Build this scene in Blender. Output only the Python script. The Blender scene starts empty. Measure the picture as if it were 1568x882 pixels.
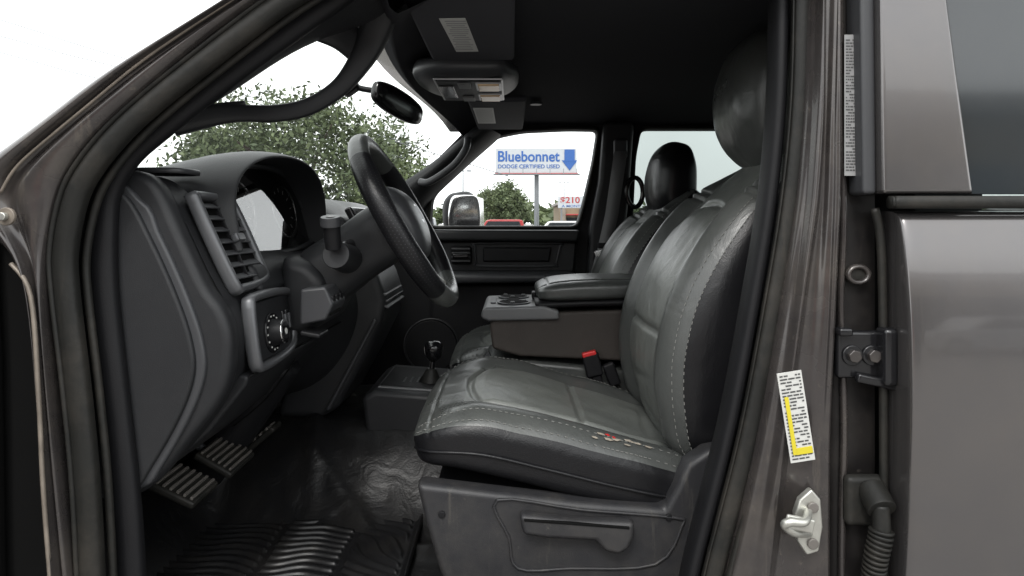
import bpy, bmesh, math, random
import numpy as np
from mathutils import Vector, Matrix, noise
random.seed(4); np.random.seed(4)
SC=bpy.context.scene
COL=SC.collection
# World datum: z=0 is eye / window-sill level, ground at z=-1.55.  X = towards truck rear, Y = across the truck
GZ=-1.55
# ------------------------------------------------------------------ materials
def mat(name,base,rough=.5,metal=0,bump=0,bs=200,var=.15,vs=8,coat=0,spec=.5,rvar=.08,dust=0,kind='noise',dcol=(.22,.2,.18),speck=0,crease=0):
    m=bpy.data.materials.new(name); m.use_nodes=True
    N=m.node_tree.nodes; L=m.node_tree.links
    b=N['Principled BSDF']
    tc=N.new('ShaderNodeTexCoord')
    n1=N.new('ShaderNodeTexNoise'); n1.inputs['Scale'].default_value=vs; n1.inputs['Detail'].default_value=6
    L.new(tc.outputs['Object'],n1.inputs['Vector'])
    cr_=N.new('ShaderNodeMixRGB')
    c=Vector(base)
    cr_.inputs[1].default_value=(*(c*(1-var)),1); cr_.inputs[2].default_value=(*(c*(1+var)),1)
    L.new(n1.outputs['Fac'],cr_.inputs[0])
    out=cr_.outputs[0]
    def overlay(out,scale,lo,hi,amt,col,stretch=None):
        n3=N.new('ShaderNodeTexNoise'); n3.inputs['Scale'].default_value=scale; n3.inputs['Detail'].default_value=9; n3.inputs['Roughness'].default_value=.7
        if stretch:
            mp=N.new('ShaderNodeMapping'); mp.inputs['Scale'].default_value=stretch; L.new(tc.outputs['Object'],mp.inputs['Vector']); L.new(mp.outputs[0],n3.inputs['Vector'])
        else: L.new(tc.outputs['Object'],n3.inputs['Vector'])
        r=N.new('ShaderNodeMapRange'); r.inputs[1].default_value=lo; r.inputs[2].default_value=hi; r.inputs[3].default_value=0; r.inputs[4].default_value=amt
        L.new(n3.outputs['Fac'],r.inputs[0])
        mx=N.new('ShaderNodeMixRGB'); L.new(r.outputs[0],mx.inputs[0]); L.new(out,mx.inputs[1]); mx.inputs[2].default_value=(*col,1)
        return mx.outputs[0]
    if dust>0: out=overlay(out,vs*.6,.45,.75,dust,dcol)
    if speck>0:
        out=overlay(out,60,.62,.70,speck,dcol); out=overlay(out,30,.60,.68,speck*.8,dcol,(1,1,.12))
    L.new(out,b.inputs['Base Color'])
    rr=N.new('ShaderNodeMapRange'); rr.inputs[3].default_value=max(.02,rough-rvar); rr.inputs[4].default_value=min(1,rough+rvar)
    L.new(n1.outputs['Fac'],rr.inputs[0]); L.new(rr.outputs[0],b.inputs['Roughness'])
    b.inputs['Metallic'].default_value=metal
    b.inputs['Specular IOR Level'].default_value=spec
    b.inputs['Coat Weight'].default_value=coat; b.inputs['Coat Roughness'].default_value=.06
    if bump>0:
        if kind=='vor':
            t=N.new('ShaderNodeTexVoronoi'); o=t.outputs['Distance']
        else:
            t=N.new('ShaderNodeTexNoise'); t.inputs['Detail'].default_value=3; o=t.outputs['Fac']
        t.inputs['Scale'].default_value=bs; L.new(tc.outputs['Object'],t.inputs['Vector'])
        bp=N.new('ShaderNodeBump'); bp.inputs['Strength'].default_value=bump; bp.inputs['Distance'].default_value=.002
        L.new(o,bp.inputs['Height'])
        if crease>0:
            t2=N.new('ShaderNodeTexNoise'); t2.inputs['Scale'].default_value=16; t2.inputs['Detail'].default_value=5; t2.inputs['Distortion'].default_value=1.2; L.new(tc.outputs['Object'],t2.inputs['Vector'])
            b2=N.new('ShaderNodeBump'); b2.inputs['Strength'].default_value=crease; b2.inputs['Distance'].default_value=.006
            L.new(t2.outputs['Fac'],b2.inputs['Height']); L.new(b2.outputs[0],bp.inputs['Normal'])
        L.new(bp.outputs[0],b.inputs['Normal'])
    return m
M={}
M['leather']=mat('leather_black',(.050,.053,.051),.31,bump=.09,bs=500,kind='vor',vs=5,dust=.25,dcol=(.16,.165,.15),rvar=.13,crease=.28,speck=.06)
M['leatherin']=mat('leather_insert',(.100,.106,.100),.36,bump=.09,bs=500,kind='vor',vs=5,dust=.32,dcol=(.20,.205,.18),rvar=.13,crease=.32,speck=.08)
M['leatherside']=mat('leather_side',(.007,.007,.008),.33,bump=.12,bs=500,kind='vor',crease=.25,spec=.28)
M['plastic']=mat('plastic_dash',(.016,.0165,.018),.44,bump=.2,bs=700,vs=6,dust=.18,dcol=(.05,.05,.05),spec=.28)
M['plasticg']=mat('plastic_grey',(.036,.037,.040),.38,bump=.1,bs=700,vs=6,dust=.1,dcol=(.08,.08,.08),spec=.4)
M['bezel']=mat('plastic_silver_bezel',(.085,.087,.092),.34,metal=.3,bump=.05,bs=700,vs=6,dust=.1,dcol=(.12,.12,.12))
M['plasticd']=mat('plastic_dark',(.008,.008,.009),.48,bump=.2,bs=600,spec=.2)
M['tray']=mat('plastic_tray',(.10,.102,.105),.45,bump=.1,bs=700,vs=6,dust=.2)
M['shield']=mat('plastic_seat_shield',(.022,.022,.024),.42,bump=.2,bs=600,vs=9,dust=.4,dcol=(.085,.078,.068),speck=.45,spec=.3)
M['console']=mat('plastic_console',(.040,.034,.030),.6,bump=.2,bs=500,vs=9,dust=.3,dcol=(.10,.085,.075),speck=.25,spec=.3)
M['rubber']=mat('rubber_seal',(.012,.012,.011),.46,bump=.2,bs=150,vs=14,dust=.5,dcol=(.055,.048,.040),spec=.22,speck=.25)
M['mat']=mat('rubber_mat',(.007,.007,.0075),.34,bump=.15,bs=90,vs=12,dust=.35,dcol=(.03,.027,.023),speck=.35,spec=.3)
M['vinyl']=mat('vinyl_floor',(.007,.007,.0075),.34,bump=.2,bs=260,vs=9,dust=.3,dcol=(.028,.025,.021),speck=.3,spec=.22,crease=.45)
M['head']=mat('headliner_fabric',(.024,.024,.027),.95,bump=.2,bs=500,spec=.1)
M['visor']=mat('visor_vinyl',(.038,.038,.043),.8,bump=.2,bs=500,spec=.2)
M['paint']=mat('paint_granite',(.110,.105,.106),.22,metal=.7,coat=.6,vs=5,var=.1,dust=.35,dcol=(.16,.142,.125),bump=.04,bs=900,speck=.10)
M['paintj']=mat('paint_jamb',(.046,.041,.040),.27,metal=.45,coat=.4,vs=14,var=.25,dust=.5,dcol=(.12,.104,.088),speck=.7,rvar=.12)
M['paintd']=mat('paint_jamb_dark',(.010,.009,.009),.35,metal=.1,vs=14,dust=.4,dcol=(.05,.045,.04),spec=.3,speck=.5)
M['lip']=mat('lip_highlight',(.17,.145,.12),.45,metal=.2,vs=30,var=.6)  # pale beige puts the jamb lip highlight into the colour
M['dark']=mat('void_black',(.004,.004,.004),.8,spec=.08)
M['gloss']=mat('gloss_black',(.008,.008,.009),.14,vs=3)
M['chrome']=mat('chrome',(.7,.7,.7),.15,metal=1,vs=20)
M['zinc']=mat('zinc',(.5,.5,.46),.40,metal=.8,vs=40,dust=.4)
M['satin']=mat('satin_silver',(.35,.35,.36),.3,metal=.9,vs=20)
M['steel']=mat('steel_pedal',(.13,.12,.11),.45,metal=.3,vs=30,dust=.4)
M['white']=mat('label_white',(.45,.45,.43),.5,vs=20,var=.05)
M['labelg']=mat('label_grey',(.24,.24,.24),.45,vs=20,var=.1)
M['yellow']=mat('label_yellow',(.5,.42,.02),.5)
M['ink']=mat('ink',(.05,.05,.05),.6)
M['red']=mat('red_plastic',(.5,.02,.02),.4)
M['tear']=mat('torn_foam',(.25,.22,.18),.8,vs=60,var=.4)
M['stitch']=mat('stitch_thread',(.17,.17,.16),.7)
M['lamp']=mat('lamp_lens',(.6,.42,.25),.2)
M['strap']=mat('belt_strap',(.12,.12,.122),.6,bump=.3,bs=900)
M['asphalt']=mat('asphalt',(.2,.19,.18),.85,bump=.4,bs=30,vs=.6,var=.25)
M['bark']=mat('bark',(.09,.07,.055),.9,bump=.8,bs=12)
M['blue']=mat('sign_blue',(.012,.075,.27),.5)
M['signw']=mat('sign_white',(.37,.39,.41),.5,vs=.4,var=.04)
M['pole']=mat('steel_pole',(.16,.17,.18),.5,metal=.3)
M['stucco']=mat('stucco_tan',(.22,.17,.11),.85,vs=1.5,bump=.3,bs=20)
M['stone']=mat('stone',(.2,.17,.14),.85,vs=3,var=.4,bump=.4,bs=8)
M['carred']=mat('car_red',(.30,.02,.02),.3,coat=.5)
M['carwhite']=mat('car_white',(.5,.5,.5),.3,coat=.5)
M['carblk']=mat('car_dark',(.03,.035,.05),.3,coat=.5)
M['concrete']=mat('concrete',(.3,.28,.26),.85,vs=1,var=.15)
def glassmat(name,tint,refl,dust=.0,rough=.0,dcol=(.7,.72,.72)):
    m=bpy.data.materials.new(name); m.use_nodes=True; N=m.node_tree.nodes; L=m.node_tree.links
    for n in list(N):
        if n.type!='OUTPUT_MATERIAL': N.remove(n)
    o=[n for n in N if n.type=='OUTPUT_MATERIAL'][0]
    t=N.new('ShaderNodeBsdfTransparent'); t.inputs[0].default_value=(*tint,1)
    g=N.new('ShaderNodeBsdfGlossy'); g.inputs['Roughness'].default_value=rough
    d=N.new('ShaderNodeBsdfDiffuse'); d.inputs[0].default_value=(*dcol,1)
    m1=N.new('ShaderNodeMixShader'); m1.inputs[0].default_value=refl
    m2=N.new('ShaderNodeMixShader')
    L.new(t.outputs[0],m1.inputs[1]); L.new(g.outputs[0],m1.inputs[2])
    n=N.new('ShaderNodeTexNoise'); n.inputs['Scale'].default_value=6; n.inputs['Detail'].default_value=8
    tc=N.new('ShaderNodeTexCoord'); L.new(tc.outputs['Object'],n.inputs['Vector'])
    mr=N.new('ShaderNodeMapRange'); mr.inputs[3].default_value=dust*.6; mr.inputs[4].default_value=dust*1.4; L.new(n.outputs['Fac'],mr.inputs[0])
    L.new(mr.outputs[0],m2.inputs[0]); L.new(m1.outputs[0],m2.inputs[1]); L.new(d.outputs[0],m2.inputs[2]); L.new(m2.outputs[0],o.inputs[0])
    return m
M['wind']=glassmat('windshield_glass',(.95,.97,.95),.06,.20)  # dust veil: reflection haze over the view painted into the glass
M['side']=glassmat('side_glass',(.97,.98,.98),.03,.03)
M['tint']=glassmat('tinted_glass',(.30,.33,.32),.05,.03)
M['priv']=mat('privacy_glass',(.02,.024,.027),.06,spec=.5,vs=3,coat=.3,dust=.2,dcol=(.06,.06,.06))
M['lens']=glassmat('gauge_lens',(.5,.5,.5),.24,.0)
# ------------------------------------------------------------------ helpers
def group(name):
    e=bpy.data.objects.new(name,None); e.empty_display_size=.1; COL.objects.link(e); return e
def mk(name,verts,faces,m,parent=None,smooth=True,sub=0,bev=0,seg=3,sol=0,solo=0,wn=False):
    me=bpy.data.meshes.new(name); me.from_pydata([tuple(v) for v in verts],[],faces); me.update()
    if smooth: me.polygons.foreach_set('use_smooth',[True]*len(me.polygons))
    ob=bpy.data.objects.new(name,me); COL.objects.link(ob)
    if m: me.materials.append(m)
    if parent: ob.parent=parent
    if sol:
        s=ob.modifiers.new('s','SOLIDIFY'); s.thickness=sol; s.offset=solo
    if sub:
        s=ob.modifiers.new('u','SUBSURF'); s.levels=sub; s.render_levels=sub
    if bev:
        s=ob.modifiers.new('b','BEVEL'); s.width=bev; s.segments=seg; s.limit_method='ANGLE'; s.angle_limit=math.radians(35)
        w=ob.modifiers.new('w','WEIGHTED_NORMAL')
    return ob
def cr(pts,n=8,closed=False):
    P=[np.array(p,float) for p in pts]; out=[]; k=len(P)
    rng=range(k if closed else k-1)
    for i in rng:
        if closed: a,b,c,d=P[(i-1)%k],P[i],P[(i+1)%k],P[(i+2)%k]
        else: a,b,c,d=P[max(i-1,0)],P[i],P[i+1],P[min(i+2,k-1)]
        for j in range(n):
            t=j/n
            out.append(.5*((2*b)+(c-a)*t+(2*a-5*b+4*c-d)*t*t+(3*b-a-3*c+d)*t**3))
    if not closed: out.append(P[-1])
    return out
def grid(name,rows,m,parent=None,closed=False,**k):
    V=[];F=[];w=len(rows[0])
    for r in rows: V+=list(r)
    for i in range(len(rows)-1):
        for j in range(w if closed else w-1):
            a=i*w+j; b=i*w+(j+1)%w
            F.append((a,b,b+w,a+w))
    return mk(name,V,F,m,parent,**k)
def ringprof(w,h,p=3.5,n=16):
    r=[]
    for i in range(n):
        a=2*math.pi*i/n; c,s=math.cos(a),math.sin(a)
        q=(abs(c)**p+abs(s)**p)**(-1/p); r.append((q*c*w/2,q*s*h/2))
    return r
def sweep(name,path,prof,m,parent=None,axis=(0,1,0),closed=False,n=6,scale=None,caps=True):
    P=[Vector(p) for p in (cr(path,n,closed) if n>1 else path)]
    A=Vector(axis); rows=[]; K=len(P)
    for i,p in enumerate(P):
        if closed: T=(P[(i+1)%K]-P[i-1]).normalized()
        else: T=(P[min(i+1,K-1)]-P[max(i-1,0)]).normalized()
        a=(A-T*A.dot(T)).normalized(); N=T.cross(a)
        s=1 if scale is None else scale(i/(K-1))
        rows.append([p+N*u*s+a*v*s for u,v in prof])
    if closed: rows.append(rows[0])
    V=[];F=[];w=len(prof)
    for r in rows: V+=r
    for i in range(len(rows)-1):
        for j in range(w):
            a_=i*w+j;b_=i*w+(j+1)%w; F.append((a_,b_,b_+w,a_+w))
    if not closed and caps:
        F.append(tuple(range(w))[::-1]); F.append(tuple(range((len(rows)-1)*w,len(rows)*w)))
    return mk(name,V,F,m,parent)
def tube(name,path,r,m,parent=None,n=6,res=12,closed=False,axis=(0.03,1,0.02),scale=None):
    return sweep(name,path,ringprof(2*r,2*r,2,res),m,parent,axis,closed,n,scale)
def rbox(name,c,size,m,parent=None,bev=.006,rot=(0,0,0),R=None,seg=3,taper=None):
    if R is None:
        from mathutils import Euler
        R=Euler([math.radians(a) for a in rot]).to_matrix()
    V=[];c=Vector(c)
    for x in (-.5,.5):
        for y in (-.5,.5):
            for z in (-.5,.5):
                t=1 if (taper is None or z<0) else taper
                V.append(c+R@Vector((x*size[0]*t,y*size[1]*t,z*size[2])))
    F=[(0,1,3,2),(4,6,7,5),(0,4,5,1),(2,3,7,6),(0,2,6,4),(1,5,7,3)]
    return mk(name,V,F,m,parent,bev=min(bev,.49*min(size)),seg=seg)
def cyl(name,p0,p1,r,m,parent=None,r2=None,res=24,bev=.0015):
    p0=Vector(p0);p1=Vector(p1);T=(p1-p0).normalized(); a=T.orthogonal().normalized(); b=T.cross(a)
    r2=r if r2 is None else r2; V=[]
    for p,q in((p0,r),(p1,r2)):
        for i in range(res):
            t=2*math.pi*i/res; V.append(p+a*q*math.cos(t)+b*q*math.sin(t))
    F=[(i,(i+1)%res,res+(i+1)%res,res+i) for i in range(res)]+[tuple(range(res))[::-1],tuple(range(res,2*res))]
    return mk(name,V,F,m,parent,bev=bev,seg=2)
def prism(name,poly,y0,y1,m,parent=None,bev=.006,smoothn=0):
    if smoothn: poly=[tuple(p) for p in cr(poly,smoothn,True)]
    k=len(poly); V=[(x,y0,z) for x,z in poly]+[(x,y1,z) for x,z in poly]
    F=[tuple(range(k)),tuple(range(k,2*k))[::-1]]+[(i,k+i,k+(i+1)%k,(i+1)%k) for i in range(k)]
    me=mk(name,V,F,m,parent,bev=bev)
    bm=bmesh.new(); bm.from_mesh(me.data); bmesh.ops.recalc_face_normals(bm,faces=bm.faces); bm.to_mesh(me.data); bm.free()
    return me
def plate(name,outer,holes,y,thick,m,parent=None,bev=.004):
    cu=bpy.data.curves.new(name,'CURVE'); cu.dimensions='2D'; cu.fill_mode='BOTH'; cu.extrude=max(.0005,thick/2-bev); cu.bevel_depth=bev; cu.bevel_resolution=2
    for poly in [outer]+holes:
        s=cu.splines.new('POLY'); s.points.add(len(poly)-1); s.use_cyclic_u=True
        for i,p in enumerate(poly): s.points[i].co=(p[0],p[1],0,1)
    o=bpy.data.objects.new('tmp',cu); COL.objects.link(o)
    o.matrix_world=Matrix.Translation((0,y,0))@Matrix.Rotation(math.radians(90),4,'X')
    bpy.context.view_layer.update()
    dg=bpy.context.evaluated_depsgraph_get(); me=bpy.data.meshes.new_from_object(o.evaluated_get(dg)); me.transform(o.matrix_world)
    bpy.data.objects.remove(o); ob=bpy.data.objects.new(name,me); me.materials.clear(); me.materials.append(m); COL.objects.link(ob)
    if parent: ob.parent=parent
    return ob
def textm(name,txt,x0,x1,zc,h,y,m,parent,bold=.0):
    cu=bpy.data.curves.new(name,'FONT'); cu.body=txt; cu.offset=bold; cu.extrude=.01
    o=bpy.data.objects.new('tmp',cu); COL.objects.link(o); bpy.context.view_layer.update()
    dg=bpy.context.evaluated_depsgraph_get(); me=bpy.data.meshes.new_from_object(o.evaluated_get(dg)); bpy.data.objects.remove(o)
    co=np.array([v.co[:] for v in me.vertices]); mn=co.min(0); mx=co.max(0)
    sx=(x1-x0)/(mx[0]-mn[0]); sz=h/(mx[1]-mn[1])
    for v in me.vertices:
        X=x0+(v.co.x-mn[0])*sx; Z=zc-h/2+(v.co.y-mn[1])*sz; yy=y-v.co.z
        v.co=(X,yy,Z)
    ob=bpy.data.objects.new(name,me); me.materials.clear(); me.materials.append(m); COL.objects.link(ob); ob.parent=parent
    return ob
class Pillow:   # superelliptic padded body along a spine
    def __init__(s,spine,W,D,p=5,fw=8,fd=5,bump=None,side=(0,1,0)):
        s.S=spine;s.W=W;s.D=D;s.p=p;s.fw=fw;s.fd=fd;s.bump=bump;s.side=Vector(side)
        n=24; s.n=n*(len(spine)-1)
        s.sp=[Vector(q) for q in cr(spine,n)]
        s.wd=cr(list(zip(W,D)),n)
    def pos(s,phi,t,off=0):
        f=t*s.n; i=min(int(f),s.n-1); a=f-i
        P=s.sp[i].lerp(s.sp[i+1],a); T=(s.sp[min(i+2,s.n)]-s.sp[max(i-1,0)]).normalized()
        w,d=s.wd[i]*(1-a)+s.wd[i+1]*a
        L=(s.side-T*s.side.dot(T)).normalized(); Fr=T.cross(L)
        c=abs(2*t-1); kw=max(0,1-c**s.fw)**(1/s.fw); kd=max(0,1-c**s.fd)**(1/s.fd)
        cp,sp_=math.cos(phi),math.sin(phi); r=(abs(cp)**s.p+abs(sp_)**s.p)**(-1/s.p)
        lx=r*cp; dx=r*sp_
        b=0
        if sp_>0 and s.bump: b=s.bump(lx,t)*min(1,max(0,(dx-.3)/.5))
        return P+L*((w+off)*kw*lx)+Fr*((d+off)*kd*dx+b*kd)
    def mesh(s,name,m,parent,nf=120,nsd=26,nb=20,ns=110):
        q=math.pi/4; ph=[q+ (2*q)*i/nf for i in range(nf)]+[3*q+2*q*i/nsd for i in range(nsd)]+[5*q+2*q*i/nb for i in range(nb)]+[7*q+2*q*i/nsd for i in range(nsd)]
        rows=[]
        for k in range(ns+1):
            t=.5-.5*math.cos(math.pi*k/ns); t=.55*t+.45*k/ns
            rows.append([s.pos(a,t) for a in ph])
        return grid(name,rows,m,parent,closed=True)
    def stitch(s,name,line,m,parent,step=.008,ln=.0055,r=.0008,off=.0012):
        pts=[s.pos(a,t,off) for a,t in cr(line,30)]
        V=[];F=[];acc=0
        for i in range(len(pts)-1):
            d=(pts[i+1]-pts[i]).length; acc+=d
            if acc>=step:
                acc=0; T=(pts[i+1]-pts[i]).normalized(); c=pts[i]; a=T.orthogonal().normalized(); b=T.cross(a); k=len(V)
                for e in(-1,1):
                    for u,v in((1,0),(0,1),(-1,0),(0,-1)): V.append(c+T*e*ln/2+a*u*r+b*v*r)
                F+=[(k+j,k+(j+1)%4,k+4+(j+1)%4,k+4+j) for j in range(4)]+[(k,k+1,k+2,k+3),(k+4,k+5,k+6,k+7)]
        return mk(name,V,F,m,parent,smooth=False)
def gs(x,c,w): return math.exp(-((x-c)/w)**2)
def ss(a,b,x):
    t=min(1,max(0,(x-a)/(b-a))); return t*t*(3-2*t)
def PH(lx): return math.atan2(1,lx)
# ------------------------------------------------------------------ TRUCK BODY
truck=group('pickup_truck')
sta=[((-.69,-.545),(-.647,-.545)),((-.703,-.388),(-.664,-.388)),((-.71,-.252),(-.678,-.252)),((-.722,-.107),(-.690,-.107)),
 ((-.75,-.044),(-.690,-.044)),((-.82,-.0),(-.682,.015)),((-.86,.03),(-.672,.053)),((-.83,.07),(-.65,.092)),((-.752,.124),(-.612,.136)),
 ((-.695,.167),(-.563,.179)),((-.627,.22),(-.503,.23)),((-.559,.26),(-.447,.276)),((-.434,.334),(-.369,.333)),((-.35,.39),(-.282,.388)),((-.2,.44),(-.15,.42))]
rows=[]
for (a,b) in sta:
    a=Vector((a[0],0,a[1]))*.97; b=Vector((b[0],0,b[1])); d=b-a
    def q(t,y): v=a+d*t; return Vector((v.x,y,v.z))
    rows.append([q(-.03,1.03),q(-.02,.975),q(.03,.952),q(.28,.938),q(.40,.940),q(.46,.957),q(.60,.962),q(.66,.950),q(.95,.956),q(1.02,.968),q(1.03,1.03)])
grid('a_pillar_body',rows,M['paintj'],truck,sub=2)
sweep('a_pillar_lip',[(a[0]*.97+.006,.942,a[1]) for a,b in sta[:4]]+[(-.724,.944,-.06)],ringprof(.006,.007,2.2,8),M['lip'],truck)  # bright edge highlight laid on as a pale strip
sweep('a_pillar_weld_bead',[(a[0]*.97*.45+b[0]*.55,.951,a[1]*.45+b[1]*.55) for a,b in sta[6:-1]],ringprof(.004,.005,2.2,8),M['lip'],truck)
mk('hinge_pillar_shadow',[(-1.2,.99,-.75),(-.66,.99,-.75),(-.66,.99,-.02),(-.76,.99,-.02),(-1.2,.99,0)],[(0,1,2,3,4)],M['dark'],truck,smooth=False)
prism('fender_edge',[(-.80,.02),(-.775,-.02),(-.765,-.2),(-.76,-.5),(-.76,-.8),(-1.6,-.8),(-1.6,0)],.965,.985,M['dark'],truck,bev=.006)
seal=[(-.63,.97,-.60),(-.64,.97,-.40),(-.654,.97,-.252),(-.671,.97,-.107),(-.673,.97,-.039),(-.657,.97,.039),(-.63,.97,.089),(-.586,.97,.141),(-.533,.97,.189),(-.469,.97,.24),(-.406,.97,.289),(-.343,.97,.335),(-.256,.97,.388)]
sweep('door_seal_front',[(x+.004,y+.01,z-.002) for x,y,z in seal],ringprof(.034,.03,2.4),M['rubber'],truck)
sweep('door_seal_lip',[(x+.022,y+.03,z-.008) for x,y,z in seal],ringprof(.012,.012,2),M['rubber'],truck)
sweep('door_seal_flange',[(x-.012,y+.0,z+.004) for x,y,z in seal],ringprof(.008,.012,2),M['rubber'],truck)
inner=[(-.606,1.02,-.62),(-.616,1.02,-.45),(-.636,1.02,-.265),(-.652,1.02,-.112),(-.654,1.02,-.01),(-.647,1.02,.051),(-.616,1.02,.107),(-.565,1.02,.153),(-.494,1.02,.209),(-.422,1.02,.263),(-.351,1.02,.314),(-.29,1.02,.357),(-.23,1.02,.40)]
sweep('jamb_trim',[(x+.006,y+.012,z-.002) for x,y,z in inner],ringprof(.046,.03,3),M['plasticd'],truck)
o_=[(-.66,.03),(-.639,.081),(-.607,.13),(-.545,.182),(-.472,.239),(-.399,.291),(-.337,.333),(-.275,.374),(-.212,.416)]
i_=[(-.70,.045),(-.666,.09),(-.603,.155),(-.522,.199),(-.459,.240),(-.384,.292),(-.297,.328),(-.215,.345),(-.15,.40)]
rows=[[Vector((a[0],1.035,a[1])),Vector((a[0]*.7+b[0]*.3,1.05,a[1]*.7+b[1]*.3+.0)),Vector((a[0]*.35+b[0]*.65,1.085,a[1]*.35+b[1]*.65)),Vector((b[0],1.15,b[1])),Vector((b[0]-.01,1.16,b[1]+.03))] for a,b in zip(o_,i_)]
grid('a_pillar_trim',rows,M['plastic'],truck,sub=2)
hp=[(-.585,1.125,.172),(-.54,1.14,.184),(-.488,1.152,.192),(-.42,1.155,.192),(-.36,1.155,.204),(-.305,1.155,.238),(-.268,1.155,.285),(-.248,1.155,.325),(-.225,1.14,.375)]
sweep('a_pillar_grab_handle',hp,ringprof(.030,.020,4),M['plastic'],truck,scale=lambda s:1+.9*ss(.55,1,s)+.6*ss(.3,0,s))
sweep('grab_handle_root',[(-.34,1.14,.345),(-.30,1.152,.330),(-.262,1.155,.300)],ringprof(.055,.02,4),M['plastic'],truck)
sweep('grab_handle_root_b',[(-.58,1.13,.178),(-.53,1.145,.196),(-.470,1.150,.210)],ringprof(.030,.018,4),M['plastic'],truck,scale=lambda s:1.2-.95*s)
# headliner + roof
def roofrow(x,y):
    k=abs(y-1.77)/.80
    return Vector((x,y,.415-.06*k**4+ .004*math.sin(3*x)))
rows=[]
ys=[.99+1.56*i/28 for i in range(29)]
def xh(y): return -.275+.09*((y-1.77)/.75)**2
rows.append([Vector((xh(y)-.03,y,.40)) for y in ys]); rows.append([Vector((xh(y)-.008,y,roofrow(0,y).z-.035)) for y in ys]); rows.append([Vector((xh(y)+.004,y,roofrow(0,y).z-.045)) for y in ys])
rows.append([Vector((xh(y)+.03,y,roofrow(0,y).z-.033)) for y in ys])
for i in range(20):
    rows.append([roofrow(0,y)+Vector((xh(y)+.10+(1.85-xh(y)-.1)*i/19,0,0)) for y in ys])
grid('headliner',rows,M['head'],truck)
rows=[[Vector((x+(.09*((y-1.77)/.75)**2 if x<0 else 0),y,(.47 if x>-.2 else .43)-.07*(abs(y-1.77)/.84)**5)) for y in [.93+1.68*i/20 for i in range(21)]] for x in (-.36,-.25,0,.5,1,1.5,1.9)]
grid('roof_panel',rows,M['paint'],truck)
sweep('roof_rail',[(-.25,.98,.40),(0,.975,.415),(.6,.97,.42),(1.9,.97,.40)],ringprof(.05,.06,3),M['paintj'],truck)
sweep('roof_rail_far',[(-.2,2.56,.39),(0,2.57,.40),(.6,2.57,.405),(1.9,2.57,.39)],ringprof(.05,.09,3),M['head'],truck)
# windshield
rows=[]
for j in range(13):
    t=j/12; bul=.17*(1-(2*t-1)**2)
    y=1.08+1.36*t
    a=Vector((-.86,y,.02)).lerp(Vector((-.74,y,-.02)),t); c=Vector((-.27,y,.43)).lerp(Vector((-.12,y,.40)),t)
    rows.append([a.lerp(c,k/8)+Vector((-bul,0,.02*bul)) + Vector((0,0,.03*math.sin(math.pi*k/8))) for k in range(9)])
grid('windshield',rows,M['wind'],truck)
# far A pillar
up=[(-.50,.07),(-.44,.12),(-.38,.1625),(-.296,.215),(-.172,.3226),(-.13,.36)]
lo=[(-.36,-.02),(-.345,.05),(-.308,.096),(-.225,.172),(-.14,.25),(-.045,.33)]
rows=[[Vector((a[0],2.41,a[1])),Vector((a[0]*.8+b[0]*.2,2.385,a[1]*.8+b[1]*.2)),Vector((a[0]*.45+b[0]*.55,2.39,a[1]*.45+b[1]*.55)),Vector((b[0],2.45,b[1])),Vector((b[0]+.01,2.50,b[1]))] for a,b in zip(up,lo)]
grid('a_pillar_trim_far',rows,M['plastic'],truck,sub=2)
sweep('grab_handle_far',[(-.33,2.36,.145),(-.29,2.33,.145),(-.21,2.33,.20),(-.165,2.33,.26),(-.16,2.36,.30)],ringprof(.026,.026,2.4),M['plasticg'],truck)
def rnd(poly,r=.02,n=4):
    out=[];k=len(poly)
    for i in range(k):
        p=np.array(poly[i]);a=np.array(poly[i-1]);b=np.array(poly[(i+1)%k])
        da=(a-p)/np.linalg.norm(a-p);db=(b-p)/np.linalg.norm(b-p)
        ra=min(r,.45*np.linalg.norm(a-p),.45*np.linalg.norm(b-p))
        s=p+da*ra;e=p+db*ra
        for j in range(n+1):
            t=j/n; out.append(tuple((1-t)**2*s+2*t*(1-t)*p+t*t*e))
    return out
w1=rnd([(-.32,-.022),(-.312,.095),(-.235,.18),(-.16,.262),(-.06,.332),(.04,.352),(.215,.360),(.336,.358),(.315,.225),(.28,.075),(.253,-.022)],.03)
w2=rnd([(.455,-.022),(.468,.25),(.49,.362),(1.15,.362),(1.27,.28),(1.3,-.022)],.035)
plate('far_door_frame',[(-.62,-.75),(-.62,0),(-.42,.1),(-.1,.42),(1.8,.42),(1.8,-.75)],[w1,w2],2.53,.05,M['plasticd'],truck,bev=.008)
for nm,w,mm in(('far_window_glass',w1,M['side']),('far_rear_window_glass',w2,M['tint'])):
    mk(nm,[(p[0],2.55,p[1]) for p in w],[tuple(range(len(w)))],mm,truck,smooth=False)
for nm,w in(('far_window_seal',w1),('far_rear_window_seal',w2)):
    sweep(nm,[(p[0],2.50,p[1]) for p in w],ringprof(.014,.02,3,8),M['rubber'],truck,closed=True,n=1)
prism('far_b_pillar',[(.345,.38),(.46,.38),(.44,.1),(.42,-.1),(.40,-.6),(.27,-.6),(.29,-.02),(.325,.15)],2.44,2.51,M['plastic'],truck,bev=.02)
prism('far_door_belt_trim',[(-.34,-.028),(.255,-.03),(.245,-.075),(-.30,-.07)],2.42,2.52,M['plastic'],truck,bev=.012)
prism('far_door_upper',[(-.33,-.07),(.245,-.07),(.235,-.19),(-.30,-.19)],2.46,2.52,M['plastic'],truck,bev=.01)
sweep('far_door_recess_rim',[(-.13,2.455,-.08),(.17,2.455,-.08),(.18,2.455,-.09),(.165,2.455,-.155),(.15,2.455,-.165),(-.12,2.455,-.165),(-.135,2.455,-.155),(-.14,2.455,-.09)],ringprof(.009,.012,2,8),M['plasticg'],truck,closed=True,n=3)
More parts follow.
